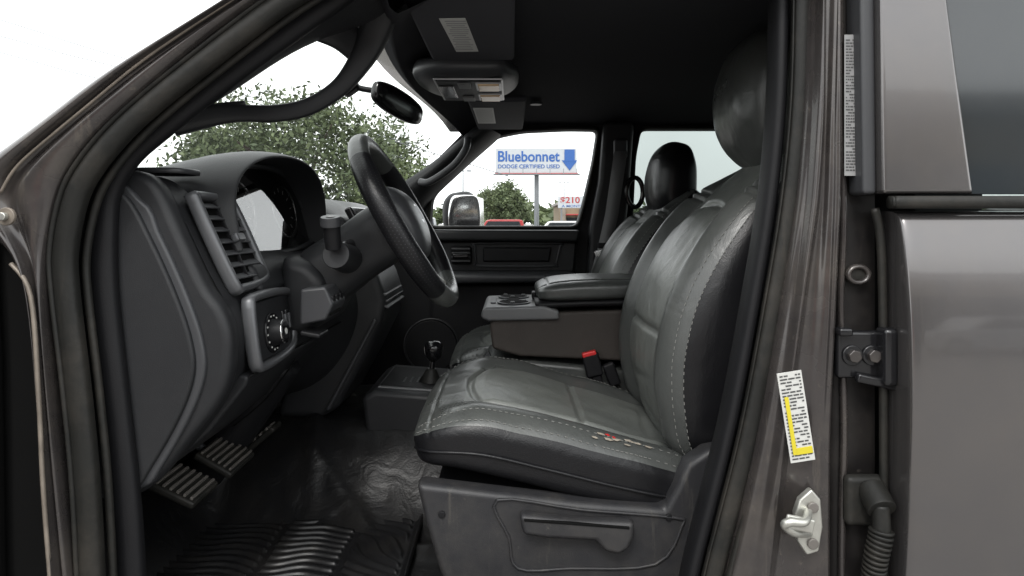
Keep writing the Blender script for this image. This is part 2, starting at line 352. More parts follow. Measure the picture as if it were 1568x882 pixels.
prism('far_door_recess',[(-.11,-.095),(.15,-.095),(.14,-.15),(-.11,-.15)],2.45,2.47,M['plasticd'],truck,bev=.008)
prism('far_door_armrest',[(-.28,-.185),(.235,-.185),(.225,-.22),(-.26,-.225)],2.36,2.5,M['plasticg'],truck,bev=.015)
prism('far_door_lower',[(-.3,-.225),(.225,-.225),(.2,-.66),(-.34,-.66)],2.45,2.52,M['plasticd'],truck,bev=.02)
prism('far_door_pull',[(-.23,-.09),(-.15,-.09),(-.15,-.16),(-.23,-.155)],2.43,2.47,M['plasticd'],truck,bev=.012)
for i in range(4): rbox('far_door_vent_slat',(-.19,2.425,-.10-.015*i),(.07,.01,.005),M['plasticg'],truck,bev=.001)
rbox('far_door_handle',(-.19,2.42,-.125),(.06,.02,.018),M['gloss'],truck,bev=.006)
cyl('far_door_speaker',(-.30,2.44,-.46),(-.30,2.42,-.46),.095,M['plasticd'],truck)
sweep('far_door_speaker_ring',[(-.30+.1*math.cos(a*math.pi/8),2.43,-.46+.1*math.sin(a*math.pi/8)) for a in range(16)],ringprof(.008,.012,2,8),M['plastic'],truck,closed=True,n=2)
mk('cab_rear_wall',[(1.85,.95,-.75),(1.85,2.6,-.75),(1.85,2.6,.0),(1.85,.95,.0)],[(0,1,2,3)],M['head'],truck,smooth=False)
mk('rear_window',[(1.85,.95,.0),(1.85,2.6,.0),(1.85,2.6,.42),(1.85,.95,.42)],[(0,1,2,3)],M['tint'],truck,smooth=False)
prism('rear_bench_seat',[(1.15,-.35),(1.6,-.42),(1.72,.05),(1.80,.05),(1.80,-.65),(1.2,-.65)],1.15,2.45,M['leather'],truck,bev=.05)
mk('firewall',[(-1.0,.99,-.8),(-1.0,2.55,-.8),(-1.0,2.55,.02),(-1.0,.99,.02)],[(0,1,2,3)],M['dark'],truck,smooth=False)
rows=[[Vector((x,y,zc-.06*(abs(y-1.77)/.85)**4)) for y in [.92+1.7*i/14 for i in range(15)]] for x,zc in((-1.0,.0),(-1.5,-.05),(-2.1,-.12),(-2.3,-.25),(-2.33,-.7))]
grid('engine_hood',rows,M['paint'],truck,sub=1)
# swung-open driver door (stands forward of the opening)
od=group('open_front_door'); od.parent=truck
def dpt(s,t,z):
    c=Vector((-.84,.93,0)); dv=Vector((math.cos(math.radians(-114)),math.sin(math.radians(-114)),0)); nv=Vector((-dv.y,dv.x,0))
    v=c+dv*s+nv*t; return Vector((v.x,v.y,z))
V=[];F=[]
for t in(-.05,.05):
    for s,z in((0,-.75),(1.0,-.78),(1.03,.02),(.98,.40),(.55,.42),(.0,.06)): V.append(dpt(s,t,z))
F=[(0,1,2,5),(2,3,4,5),(6,11,8,7),(8,11,10,9),(0,6,7,1),(1,7,8,2),(2,8,9,3),(3,9,10,4),(4,10,11,5),(5,11,6,0)]
mk('door_slab',V,F,M['plasticd'],od,smooth=False,bev=.02)
mk('door_outer_skin',[dpt(s,-.058,z) for s,z in((0,-.75),(1.0,-.78),(1.03,.0),(0,0))],[(0,1,2,3)],M['paint'],od,smooth=False)
# ------------ B pillar
H=[-.62,-.53,-.32,-.11,.04,.19,.36,.45]
innerX=[.268,.285,.338,.378,.402,.416,.420,.42]
sweep('b_pillar_trim',[(x,1.03,z) for x,z in zip(innerX,H)],ringprof(.022,.05,3),M['plasticd'],truck)
sweep('door_seal_rear',[(x+.024,1.0,z) for x,z in zip(innerX,H)],ringprof(.030,.03,2.2),M['rubber'],truck)
sweep('door_seal_rear_lip',[(x+.043,.985,z) for x,z in zip(innerX,H)],ringprof(.008,.012,2),M['rubber'],truck)
sweep('door_seal_rear_edge',[(x+.008,.992,z) for x,z in zip(innerX,H)],ringprof(.003,.005,2,8),M['rubber'],truck)
p0=[.31,.325,.37,.405,.428,.440,.446,.446]
p1=[.470,.470,.470,.480,.487,.488,.488,.488]
rows=[]
H2=[-.62,-.56,-.53,-.47,-.40,-.32,-.22,-.11,.0,.04,.12,.19,.36,.45]
for z in H2:
    a=float(np.interp(z,H,p0)); b=float(np.interp(z,H,p1)); w=b-a
    k=.004*math.sin(z*9+.5)
    rows.append([Vector((x,y,z)) for x,y in((a-.002,1.03),(a,.985),(a+.008,.972),(a+.18*w,.970),(a+.25*w,.956),(a+.33*w+k,.954),(a+.40*w+k,.970),(a+.62*w,.972),(a+.70*w-k,.962),(a+.82*w-k,.962),(b-.012,.956),(b-.003,.957),(b,.968),(b+.002,1.06))])
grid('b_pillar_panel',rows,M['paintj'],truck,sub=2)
mk('b_pillar_gap',[(.46,1.005,-.75),(.62,1.005,-.75),(.62,1.005,.45),(.46,1.005,.45)],[(0,1,2,3)],M['dark'],truck,smooth=False)
rows=[[Vector((x,y,z)) for x,y in((.476,1.0),(.478,.99),(.50,.985),(.53,.985),(.55,.99))] for z in(-.75,-.3,0,.2,.45)]
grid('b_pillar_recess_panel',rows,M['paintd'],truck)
sweep('recess_flange',[(.492,.978,-.7),(.494,.978,-.45),(.497,.978,-.3),(.492,.978,-.12),(.496,.978,.0),(.492,.978,.2),(.49,.978,.45)],ringprof(.010,.012,2.4,8),M['paintj'],truck)
tube('gap_seal',[(.545,.958,-.7),(.545,.958,-.3),(.542,.958,-.05),(.532,.958,.02)],.006,M['rubber'],truck)
# rear door
rd=group('rear_side_door'); rd.parent=truck
rows=[]
for z,y in((-.85,.960),(-.7,.935),(-.55,.915),(-.40,.904),(-.25,.900),(-.12,.905),(-.04,.917),(.0,.926),(.014,.934),(.016,.96)):
    e=.553 if z>-.3 else .553-.01*(-.3-z)
    rows.append([Vector((x,yy,z)) for x,yy in((e+.004,.985),(e-.001,y+.012),(e+.001,y+.003),(e+.006,y),(e+.05,y-.001),(.9,y-.004),(1.4,y-.002),(1.9,y))])
grid('rear_door_skin',rows,M['paint'],rd,sub=2)
sweep('rear_door_belt_molding',[(.535,.925,.028),(.7,.922,.028),(1.9,.922,.028)],ringprof(.018,.02,3),M['rubber'],rd)
prism('rear_door_window_frame',[(.526,.04),(.655,.04),(.63,.22),(.612,.36),(.60,.46),(.520,.46)],.925,.955,M['paint'],rd,bev=.006)
prism('rear_door_frame_edge',[(.506,.04),(.526,.04),(.522,.46),(.500,.46)],.94,.985,M['plasticg'],rd,bev=.006)
prism('rear_door_glass',[(.655,.04),(1.9,.04),(1.9,.46),(.60,.46),(.612,.36),(.63,.22)],.939,.945,M['priv'],rd,bev=.001)
sweep('rear_door_glass_seal',[(.653,.935,.04),(.64,.935,.14),(.629,.935,.22),(.611,.935,.36),(.60,.935,.46)],ringprof(.008,.012,2,8),M['rubber'],rd)
def stick(name,c,w,h,m,parent,rot=0,lines=14,seed=1):
    g=group(name); g.parent=parent
    R=Matrix.Rotation(math.radians(rot),3,'Y'); c=Vector(c)
    rbox('backing',c,(w,.0012,h),m,g,bev=.0004,R=R)
    rr=random.Random(seed); V=[];F=[]
    for i in range(lines):
        z=h*.46-h*.92*i/(lines-1); x=-w*.42
        while x<w*.38:
            l=rr.uniform(.08,.3)*w; l=min(l,w*.42-x)
            if rr.random()>.15:
                k=len(V); hh=h/lines*.22
                for a,b in((x,z-hh),(x+l,z-hh),(x+l,z+hh),(x,z+hh)): V.append(c+R@Vector((a,-.0012,b)))
                F.append((k,k+1,k+2,k+3))
            x+=l+w*.04
    mk('print',V,F,M['ink'],g,smooth=False)
    return g,R,c
stick('vin_label',(.500,.962,.172),.021,.208,M['labelg'],truck,rot=0,lines=44,seed=2)
g,R,c=stick('tyre_label',(.413,.950,-.283),.036,.132,M['white'],truck,rot=-9,lines=26,seed=3)
rbox('band',c+R@Vector((-.010,-.0016,-.012)),(.006,.0012,.085),M['yellow'],g,bev=.0004,R=R)
rbox('band2',c+R@Vector((0.004,-.0016,-.050)),(.024,.0012,.010),M['yellow'],g,bev=.0004,R=R)
hg=group('door_hinge'); hg.parent=truck
rbox('leaf',(.515,.965,-.195),(.075,.016,.07),M['gloss'],hg,bev=.006)
rbox('knuckle',(.545,.95,-.195),(.022,.03,.085),M['gloss'],hg,bev=.008)
rbox('flange',(.485,.955,-.16),(.02,.02,.012),M['gloss'],hg,bev=.004)
rbox('arm',(.53,.95,-.232),(.06,.012,.014),M['gloss'],hg,bev=.004,rot=(0,12,0))
for x,z in((.498,-.195),(.527,-.195)):
    cyl('bolt',(x,.96,z),(x,.945,z),.010,M['paintj'],hg,res=6); cyl('washer',(x,.957,z),(x,.953,z),.015,M['gloss'],hg)
sweep('rubber_plug',[(.515+.015*math.cos(a),.972,-.078+.012*math.sin(a)) for a in [i*math.pi/6 for i in range(12)]],ringprof(.008,.012,2,8),M['paintj'],truck,closed=True,n=2)
rbox('rubber_plug_core',(.515,.978,-.078),(.03,.01,.022),M['rubber'],truck,bev=.009)
wb=group('wiring_boot'); wb.parent=truck
rbox('plate',(.52,.965,-.41),(.06,.02,.075),M['rubber'],wb,bev=.016)
cyl('neck',(.527,.96,-.39),(.527,.93,-.41),.02,M['rubber'],wb)
pth=[(.527,.935,-.405),(.526,.93,-.44),(.518,.93,-.48),(.518,.935,-.52),(.535,.94,-.56)]
tube('hose',pth,.012,M['rubber'],wb)
pp=cr(pth,6)
for i in range(6,len(pp)-1,1):
    T=Vector(pp[min(i+1,len(pp)-1)])-Vector(pp[i-1]); T.normalize(); c=Vector(pp[i])
    cyl('rib',c-T*.0022,c+T*.0022,.0165,M['rubber'],wb)
st=group('door_striker'); st.parent=truck
prism('base',[(.415,-.40),(.432,-.385),(.445,-.40),(.448,-.44),(.442,-.475),(.425,-.48),(.412,-.46),(.408,-.42)],.940,.953,M['zinc'],st,bev=.003)
tube('loop',[(.43,.945,-.415),(.41,.915,-.42),(.388,.91,-.418),(.382,.915,-.425),(.40,.925,-.44),(.43,.945,-.45)],.006,M['zinc'],st)
rbox('tongue',(.405,.92,-.425),(.045,.006,.02),M['zinc'],st,bev=.003,rot=(0,15,10))
for z in(-.41,-.462): cyl('bolt',(.432,.941,z),(.432,.935,z),.008,M['steel'],st,res=12)
cyl('fender_bolt',(-.722,.93,.008),(-.722,.922,.008),.006,M['zinc'],truck,res=12); cyl('fender_bolt_washer',(-.722,.936,.008),(-.722,.930,.008),.013,M['lip'],truck)
# ------------------------------------------------------------------ FLOOR
def floorz(x,y):
    z=-.69+.19*ss(1.42,1.66,y)-.19*ss(2.0,2.2,y)
    if x<-.66: z+=(-.66-x)*.9
    z+=.006*noise.noise(Vector((x*9,y*9,1)))+.004*noise.noise(Vector((x*25,y*14,3)))
    z+=.014*gs(y-.10*math.sin(x*9),1.47,.02)*ss(-.62,-.5,x)
    z+=.016*gs(x+.25*(y-1.5),-.46,.018)*ss(1.45,1.6,y)
    return z
fl=group('vinyl_floor_covering')
rows=[[Vector((x,y,floorz(x,y))) for y in [.98+1.56*j/150 for j in range(151)]] for x in [-1.0+2.85*(i/220) for i in range(221)]]
grid('sheet',rows,M['vinyl'],fl)
rbox('sill_plate',(.3,1.0,-.66),(2.2,.1,.06),M['plasticd'],truck,bev=.015)
rbox('rocker_panel',(.3,.97,-.80),(3.0,.1,.24),M['paint'],truck,bev=.03)
fm=group('floor_mat'); rows=[]
NX,NY=270,250
for i in range(NX+1):
    x=-.86+.66*i/NX; r=[]
    for j in range(NY+1):
        y=1.06+.44*j/NY
        z=-.678 + (max(0,-.68-x)*.85)
        ex=min(x+.86,-.20-x); ey=min(y-1.06,1.50-y); e=min(ex,ey)
        inside=ss(.018,.026,e)
        if x<-.50: ph=(y*1.0+x*.30+.016*math.sin(x*26))/.024
        elif x<-.34: ph=(y+.006*math.sin(x*50))/.024
        else: ph=(x*.8+y*.9+.02*math.sin(y*30))/.034
        v=math.sin(2*math.pi*ph); ridge=.0060*ss(-.7,.9,v)
        sep=min(abs(x+.50),abs(x+.34)); ridge*=ss(.004,.012,sep)
        z+=ridge*inside+.014*(1-ss(.0,.016,e)) *ss(0,.003,e)
        z+=.008*noise.noise(Vector((x*7,y*7,9)))
        r.append(Vector((x,y,z)))
    rows.append(r)
grid('ribbed_sheet',rows,M['mat'],fm)
# ------------------------------------------------------------------ DASHBOARD
da=group('dashboard')
base=[(-1.02,.0),(-.80,.062),(-.68,.083),(-.61,.083),(-.572,.058),(-.535,-.02),(-.498,-.10),(-.468,-.145),(-.455,-.20),(-.468,-.28),(-.53,-.365),(-.60,-.44),(-.70,-.465),(-.98,-.47)]
mid=[(-1.02,.0),(-.80,.055),(-.68,.055),(-.61,.02),(-.575,-.01),(-.535,-.055),(-.485,-.09),(-.455,-.14),(-.44,-.20),(-.45,-.28),(-.52,-.36),(-.60,-.40),(-.70,-.42),(-.98,-.45)]
cen=[(-1.02,.0),(-.80,.075),(-.66,.085),(-.55,.075),(-.49,.04),(-.455,-.02),(-.425,-.09),(-.395,-.15),(-.37,-.21),(-.385,-.29),(-.43,-.38),(-.50,-.44),(-.62,-.46),(-.98,-.47)]
pas=[(-1.02,.0),(-.80,.06),(-.68,.08),(-.58,.075),(-.52,.05),(-.50,-.0),(-.49,-.06),(-.47,-.12),(-.46,-.19),(-.48,-.27),(-.54,-.36),(-.60,-.41),(-.70,-.43),(-.98,-.45)]
def row(p,y,dx=0,sc=1): 
    c=(-.72,-.19); return [Vector((c[0]+(x-c[0])*sc+dx,y,c[1]+(z-c[1])*sc)) for x,z in p]
rows=[row(base,1.088),row(base,1.10),row(base,1.14),row(base,1.17),row(mid,1.23),row(mid,1.40),row(mid,1.58),row(cen,1.66),row(cen,1.80),row(cen,1.94),row(pas,2.05),row(pas,2.3),row(pas,2.46)]
grid('dash_body',rows,M['plastic'],da,sub=2)
bs_=[(c[0],c[1]) for c in cr(base[1:-1],5)]; bs_=[(-1.0,.0)]+bs_+[(-1.0,-.47)]
prism('end_face',bs_,1.056,1.10,M['plastic'],da,bev=.016)
cp=[(c[0],c[1]) for c in cr([(-.80,.03),(-.66,.052),(-.615,.04),(-.575,-.03),(-.535,-.12),(-.512,-.19),(-.508,-.245),(-.53,-.31),(-.575,-.39),(-.612,-.435),(-.70,-.45)],5)]; cp=[(-.98,.0)]+cp+[(-.98,-.45)]
prism('end_cap_band',[(c[0]+.014*(1 if c[0]>-.6 else .5),c[1]+(.008 if c[1]>0 else 0)) for c in cp],1.048,1.07,M['plasticg'],da,bev=.006)
prism('end_cap',cp,1.040,1.062,M['plastic'],da,bev=.006)
u=Vector((-.41,0,.912)).normalized(); n=Vector((.912,0,.41)).normalized(); R=Matrix((Vector((0,1,0)),u,n)).transposed()
O=Vector((-.512,1.185,-.035))
def L(O,R,a,b,c): return O+R@Vector((a,b,c))
def lbox(name,O,R,c,s,m,p,bev=.003,rx=0):
    R2=R@Matrix.Rotation(math.radians(rx),3,'X'); return rbox(name,L(O,R,*c),s,m,p,bev=bev,R=R2)
def lring(name,O,R,poly,w,h,m,p,cn=0,n=4,pp=3):
    pts=[L(O,R,a,b,cn) for a,b in poly]; nax=R@Vector((0,0,1))
    return sweep(name,pts,ringprof(w,h,pp,12),m,p,axis=nax,closed=True,n=n)
lring('vent_bezel',O,R,[(-.072,.07),(-.06,.086),(.05,.08),(.072,.062),(.074,-.05),(.062,-.082),(-.045,-.09),(-.068,-.076)],.015,.024,M['bezel'],da,cn=.002)
lbox('vent_shade_plate',O,R,(0,-.003,.0),(.135,.16,.008),M['dark'],da)  # flat black plate, paints in the shade of a vent recess
for i in range(7):
    lbox('vent_slat',O,R,(0,-.068+.0225*i,.006),(.126,.017,.003),M['plasticg'],da,bev=.001,rx=-38)
lbox('vent_divider',O,R,(-.01,0,.004),(.004,.15,.012),M['plasticd'],da,bev=.001)
lbox('vent_tab',O,R,(0,.0,.017),(.034,.016,.014),M['bezel'],da,bev=.004)
lring('defrost_bezel',Vector((-.60,1.15,.088)),Matrix(((0,-1,0),(1,0,0),(0,0,1))),[(-.035,.045),(.035,.04),(.035,-.03),(-.035,-.03)],.009,.01,M['plasticg'],da)
rbox('defrost_core',(-.605,1.15,.087),(.07,.065,.006),M['dark'],da,bev=.002)
for i in range(4): rbox('defrost_fin',(-.635+.018*i,1.15,.091),(.003,.06,.006),M['plastic'],da,bev=.001)
# gauge hood
fr=[(1.185,-.05),(1.19,.035),(1.225,.09),(1.305,.126),(1.40,.138),(1.49,.134),(1.565,.10),(1.605,.04),(1.612,-.05)]
fx=[-.485,-.505,-.508,-.50,-.485,-.465,-.455,-.455,-.46]
cy,cz=1.40,.0
def off(k,d): 
    y,z=fr[k]; v=Vector((y-cy,z-cz+.02)).normalized(); return y+v.x*d,z+v.y*d
r0=[];r1=[];r2=[];r3=[];r4=[];r5=[]
for k in range(9):
    y,z=fr[k]; X=fx[k]
    yi,zi=off(k,-.014); r0.append(Vector((-.512-.2*(zi+.05)-.022,yi,zi)))
    yi,zi=off(k,-.004); r1.append(Vector((X-.012,yi,zi)))
    yi,zi=off(k,.003); r2.append(Vector((X+.004,yi,zi)))
    yi,zi=off(k,.014); r3.append(Vector((X-.01,yi,zi)))
    yi,zi=off(k,.024); r4.append(Vector((X-.10,yi,zi-.002 if 1<k<7 else zi)))
    yi,zi=off(k,.030); r5.append(Vector((-.80,yi,min(zi*.55,.085) if zi>0 else zi-.03)))
grid('gauge_hood',[r0,r1,r2,r3,r4,r5],M['plastic'],da,sub=2)
gn=Vector((.98,-.07,.2)).normalized(); gu=(Vector((-.2,0,.98))-gn*Vector((-.2,0,.98)).dot(gn)).normalized(); gv=gu.cross(gn); GR=Matrix((gv,gu,gn)).transposed(); GO=Vector((-.532,1.40,.03))
shp=[(-.185,-.088),(.195,-.088),(.197,.0),(.160,.060),(.09,.088),(-.05,.088),(-.13,.062),(-.185,.01)]
shp=[(c[0],c[1]) for c in cr(shp,4,True)]
mk('gauge_lens',[L(GO,GR,a,b,.004) for a,b in shp],[tuple(range(len(shp)))],M['lens'],da,smooth=False)
mk('gauge_face',[L(GO,GR,a*1.02,b*1.02,-.016) for a,b in shp],[tuple(range(len(shp)))],M['dark'],da,smooth=False)
for a in(-.100,.115):
    lring('gauge_ring',GO,GR,[(a+.062*math.cos(t*math.pi/6),-.005+.062*math.sin(t*math.pi/6)) for t in range(12)],.006,.008,M['chrome'],da,cn=-.006,n=2)
    for t in range(11):
        ang=math.radians(225-27*t); pr=GR@Matrix.Rotation(ang,3,'Z')
        rbox('tick',L(GO,GR,a+.050*math.cos(ang),-.005+.050*math.sin(ang),-.010),(.010,.0022,.001),M['white'],da,bev=.0003,R=pr)
lring('gauge_bezel',GO,GR,[shp[i] for i in range(0,len(shp),2)],.012,.016,M['plastic'],da,cn=.005,n=3)
prism('gauge_lower_trim',[(-.535,-.055),(-.50,-.062),(-.475,-.085),(-.455,-.13),(-.52,-.14)],1.20,1.61,M['plastic'],da,bev=.012)
# headlight switch panel
HO=Vector((-.452,1.225,-.195)); hu=Vector((-.12,0,.99)).normalized(); hn=Vector((.99,0,.12)).normalized(); HR=Matrix((Vector((0,1,0)),hu,hn)).transposed()
lring('switch_bezel',HO,HR,[(-.095,.045),(-.07,.062),(.07,.058),(.10,.04),(.10,-.02),(.07,-.055),(-.065,-.062),(-.095,-.045)],.016,.024,M['bezel'],da,cn=.002)
lbox('switch_plate',HO,HR,(0,0,.001),(.18,.105,.012),M['plastic'],da,bev=.004)
cyl('knob_base',L(HO,HR,-.02,-.01,.006),L(HO,HR,-.02,-.01,.012),.037,M['gloss'],da)
for t in range(14):
    ang=t*2*math.pi/14; rbox('knob_mark',L(HO,HR,-.02+.031*math.cos(ang),-.01+.031*math.sin(ang),.0125),(.004,.003,.001),M['white'],da,bev=.0003,R=HR)
cyl('knob',L(HO,HR,-.02,-.01,.01),L(HO,HR,-.02,-.01,.032),.025,M['plasticd'],da,r2=.021)
cyl('knob_ring',L(HO,HR,-.02,-.01,.030),L(HO,HR,-.02,-.01,.0335),.0225,M['chrome'],da)
cyl('knob_cap',L(HO,HR,-.02,-.01,.032),L(HO,HR,-.02,-.01,.0345),.018,M['gloss'],da)
cyl('knob_icon',L(HO,HR,-.02,-.01,.0343),L(HO,HR,-.02,-.01,.0352),.006,M['white'],da)
for a in(.045,.065): 
    lbox('dimmer_slot',HO,HR,(a,.0,.008),(.013,.045,.006),M['gloss'],da,bev=.003)
    lbox('dimmer_wheel',HO,HR,(a,.0,.011),(.008,.03,.008),M['bezel'],da,bev=.002)
def groove(name,pts,p,r=.0016): return tube(name,pts,r,M['dark'],p,n=5,res=6)
prism('knee_panel',[(-.452,-.265),(-.455,-.28),(-.52,-.362),(-.60,-.43),(-.61,-.42),(-.53,-.34),(-.47,-.262)],1.12,1.60,M['plastic'],da,bev=.006)
groove('panel_seam',[(-.443,1.10,-.262),(-.443,1.3,-.258),(-.432,1.45,-.25),(-.42,1.6,-.245)],da)
groove('panel_seam2',[(-.45,1.36,-.285),(-.51,1.36,-.366),(-.58,1.36,-.425)],da)
prism('column_surround',[(-.47,-.06),(-.41,-.08),(-.375,-.11),(-.37,-.17),(-.39,-.215),(-.47,-.24)],1.31,1.54,M['plastic'],da,bev=.028)
prism('brake_controller',[(-.41,-.13),(-.36,-.125),(-.345,-.16),(-.36,-.19),(-.41,-.20)],1.26,1.36,M['plasticg'],da,bev=.006)
for i in range(3): rbox('controller_button',(-.352,1.28+.027*i,-.152),(.010,.020,.016),M['plasticd'],da,bev=.002)
rbox('controller_slot',(-.356,1.305,-.178),(.010,.07,.008),M['dark'],da,bev=.002)
rbox('release_lever',(-.39,1.29,-.218),(.04,.06,.010),M['plasticd'],da,rot=(0,10,0),bev=.004)
# centre stack
prism('centre_stack',[(-.50,.02),(-.44,.02),(-.38,-.06),(-.34,-.14),(-.32,-.20),(-.33,-.26),(-.38,-.36),(-.44,-.47),(-.48,-.50),(-.60,-.50)],1.66,1.94,M['plastic'],da,bev=.02)
rbox('stack_screen',(-.395,1.79,-.02),(.02,.22,.13),M['gloss'],da,rot=(0,-28,0),bev=.006)
for i in range(3): 
    rbox('stack_slat',(-.327+.003*i,1.79,-.185-.016*i),(.012,.24,.005),M['bezel'],da,bev=.001,rot=(0,20,0))
rbox('stack_edge_trim',(-.405,1.652,-.36),(.010,.012,.26),M['plasticg'],da,rot=(0,28,0),bev=.004)
tube('steering_boot',[(-.50,1.42,-.30),(-.58,1.43,-.42),(-.68,1.44,-.55)],.045,M['plasticd'],da)
# ------------------------------------------------------------------ STEERING
sw=group('steering_wheel')
e2=Vector((-.488,0,.873)); nn=Vector((.873,0,.488)); C=Vector((-.228,1.40,.003)); SR=Matrix((Vector((0,1,0)),e2,nn)).transposed()
Rr=.188
rows=[]
for i in range(96):
    a=2*math.pi*i/96; rad=Vector((math.cos(a),math.sin(a),0)); r=[]
    fat=1+.10*max(0,gs(abs(math.cos(a)),.9,.18))
    for j in range(16):
        b=2*math.pi*j/16; r.append(L(C,SR,*(rad*(Rr+.0195*fat*math.cos(b))+Vector((0,0,.0215*fat*math.sin(b))))))
    rows.append(r)
rows.append(rows[0]); o=grid('rim',rows,M['leather'],sw,closed=True)
o.data.materials.append(M['leatherside'])
for p in o.data.polygons:
    d=(p.index//16)*360/96
    if not(48<d<132 or 235<d<305): p.material_index=1
V=[];F=[]
for a0,a1 in((140,225),(-45,40)):
    for ai in range(a0,a1,2):
        for j in range(-5,9):
            a=math.radians(ai+(j%2)); b=j*.28
            p=L(C,SR,*(Vector((math.cos(a),math.sin(a),0))*(Rr+.0213*math.cos(b))+Vector((0,0,.0235*math.sin(b)))))
            q=(SR@(Vector((math.cos(a)*math.cos(b),math.sin(a)*math.cos(b),math.sin(b))))).normalized(); s1=q.orthogonal().normalized()*.0011; s2=q.cross(s1); k=len(V)
            p=p+q*.0004
            V+=[p+s1,p+s2,p-s1,p-s2]; F.append((k,k+1,k+2,k+3))
mk('grip_perforation',V,F,M['plasticg'],sw,smooth=False)
for a in(0,180):
    t=math.radians(a); d=Vector((math.cos(t),math.sin(t),0))
    sweep('spoke',[L(C,SR,*(d*.05+Vector((0,-.01,-.03)))),L(C,SR,*(d*.12+Vector((0,-.008,-.018)))),L(C,SR,*(d*.182+Vector((0,0,0))))],ringprof(.065,.02,3),M['plastic'],sw,axis=nn,scale=lambda s:1-.35*s*(1-s)*2)
    sweep('spoke_button_pod',[L(C,SR,*(d*.07+Vector((0,.0,-.008)))),L(C,SR,*(d*.135+Vector((0,0,-.002))))],ringprof(.042,.014,3),M['gloss'],sw,axis=nn)
    sweep('spoke_trim',[L(C,SR,*(d*.07+Vector((0,.026,-.004)))),L(C,SR,*(d*.15+Vector((0,.022,.004))))],ringprof(.007,.012,3,8),M['satin'],sw,axis=nn)
    sweep('spoke_trim_b',[L(C,SR,*(d*.07+Vector((0,-.03,-.004)))),L(C,SR,*(d*.15+Vector((0,-.026,.004))))],ringprof(.007,.012,3,8),M['satin'],sw,axis=nn)
    for k in(-1,0,1): cyl('spoke_button',L(C,SR,*(d*.105+Vector((0,.011*k,.001)))),L(C,SR,*(d*.105+Vector((0,.011*k,.006)))),.005,M['plasticg'],sw)
for a in(250,290):
    t=math.radians(a); d=Vector((math.cos(t),math.sin(t),0))
    sweep('lower_spoke',[L(C,SR,*(d*.04+Vector((0,0,-.03)))),L(C,SR,*(d*.12+Vector((0,0,-.018)))),L(C,SR,*(d*.183))],ringprof(.024,.016,3),M['zinc'],sw,axis=nn)
P=Pillow([L(C,SR,0,-.09,-.014),L(C,SR,0,-.03,-.004),L(C,SR,0,.03,-.004),L(C,SR,0,.08,-.014)],[.066,.088,.092,.070],[.030,.036,.036,.028],p=3.5,fw=3.5,fd=3)
P.mesh('airbag_cover',M['plasticg'],sw,nf=30,nsd=10,nb=20,ns=40)
cyl('badge',L(C,SR,0,0,.028),L(C,SR,0,0,.0335),.024,M['satin'],sw)
P=Pillow([L(C,SR,0,0,-.03),L(C,SR,0,-.003,-.06),L(C,SR,0,-.01,-.13),L(C,SR,0,-.02,-.22)],[.062,.068,.066,.075],[.062,.066,.064,.07],p=3,fw=10,fd=10)
P.mesh('column_shroud',M['plastic'],sw,nf=30,nsd=20,nb=20,ns=40)
ks=group('turn_signal_stalk')
tube('arm',[(-.33,1.34,-.045),(-.335,1.28,-.05),(-.335,1.235,-.035),(-.336,1.215,-.015)],.011,M['gloss'],ks)
cyl('sleeve',(-.335,1.225,-.05),(-.336,1.212,.004),.0145,M['plasticd'],ks,r2=.0165)
cyl('knob',(-.336,1.212,-.008),(-.336,1.208,.010),.0185,M['plasticg'],ks)
cyl('knob_mark',(-.336,1.208,.0098),(-.336,1.2079,.0108),.008,M['labelg'],ks)
cyl('mount',(-.335,1.33,-.075),(-.335,1.24,-.062),.03,M['plastic'],ks,r2=.026)
# ------------------------------------------------------------------ PEDALS
def pedal(name,c,w,h,arm,rot=35):
    g=group(name); c=Vector(c)
    Rm=Matrix.Rotation(math.radians(-rot),3,'Y')
    rbox('pad',c,(h,w,.014),M['rubber'],g,bev=.005,R=Rm)
    for i in range(6): rbox('rib',c+Rm@Vector((-h*.38+h*.76*i/5,0,.009)),(h*.06,w*.88,.005),M['steel'],g,bev=.001,R=Rm)
    tube('arm',[c+Vector((-.02,0,0)),c+Vector((-.10,0,.06)),Vector(arm)],.009,M['plasticg'],g)
    return g
pedal('parking_brake_pedal',(-.610,1.215,-.49),.10,.09,(-.75,1.24,-.3),-25)
pedal('brake_pedal',(-.595,1.355,-.485),.12,.085,(-.72,1.38,-.3),-30)
pedal('accelerator_pedal',(-.585,1.50,-.505),.055,.12,(-.72,1.52,-.34),40)
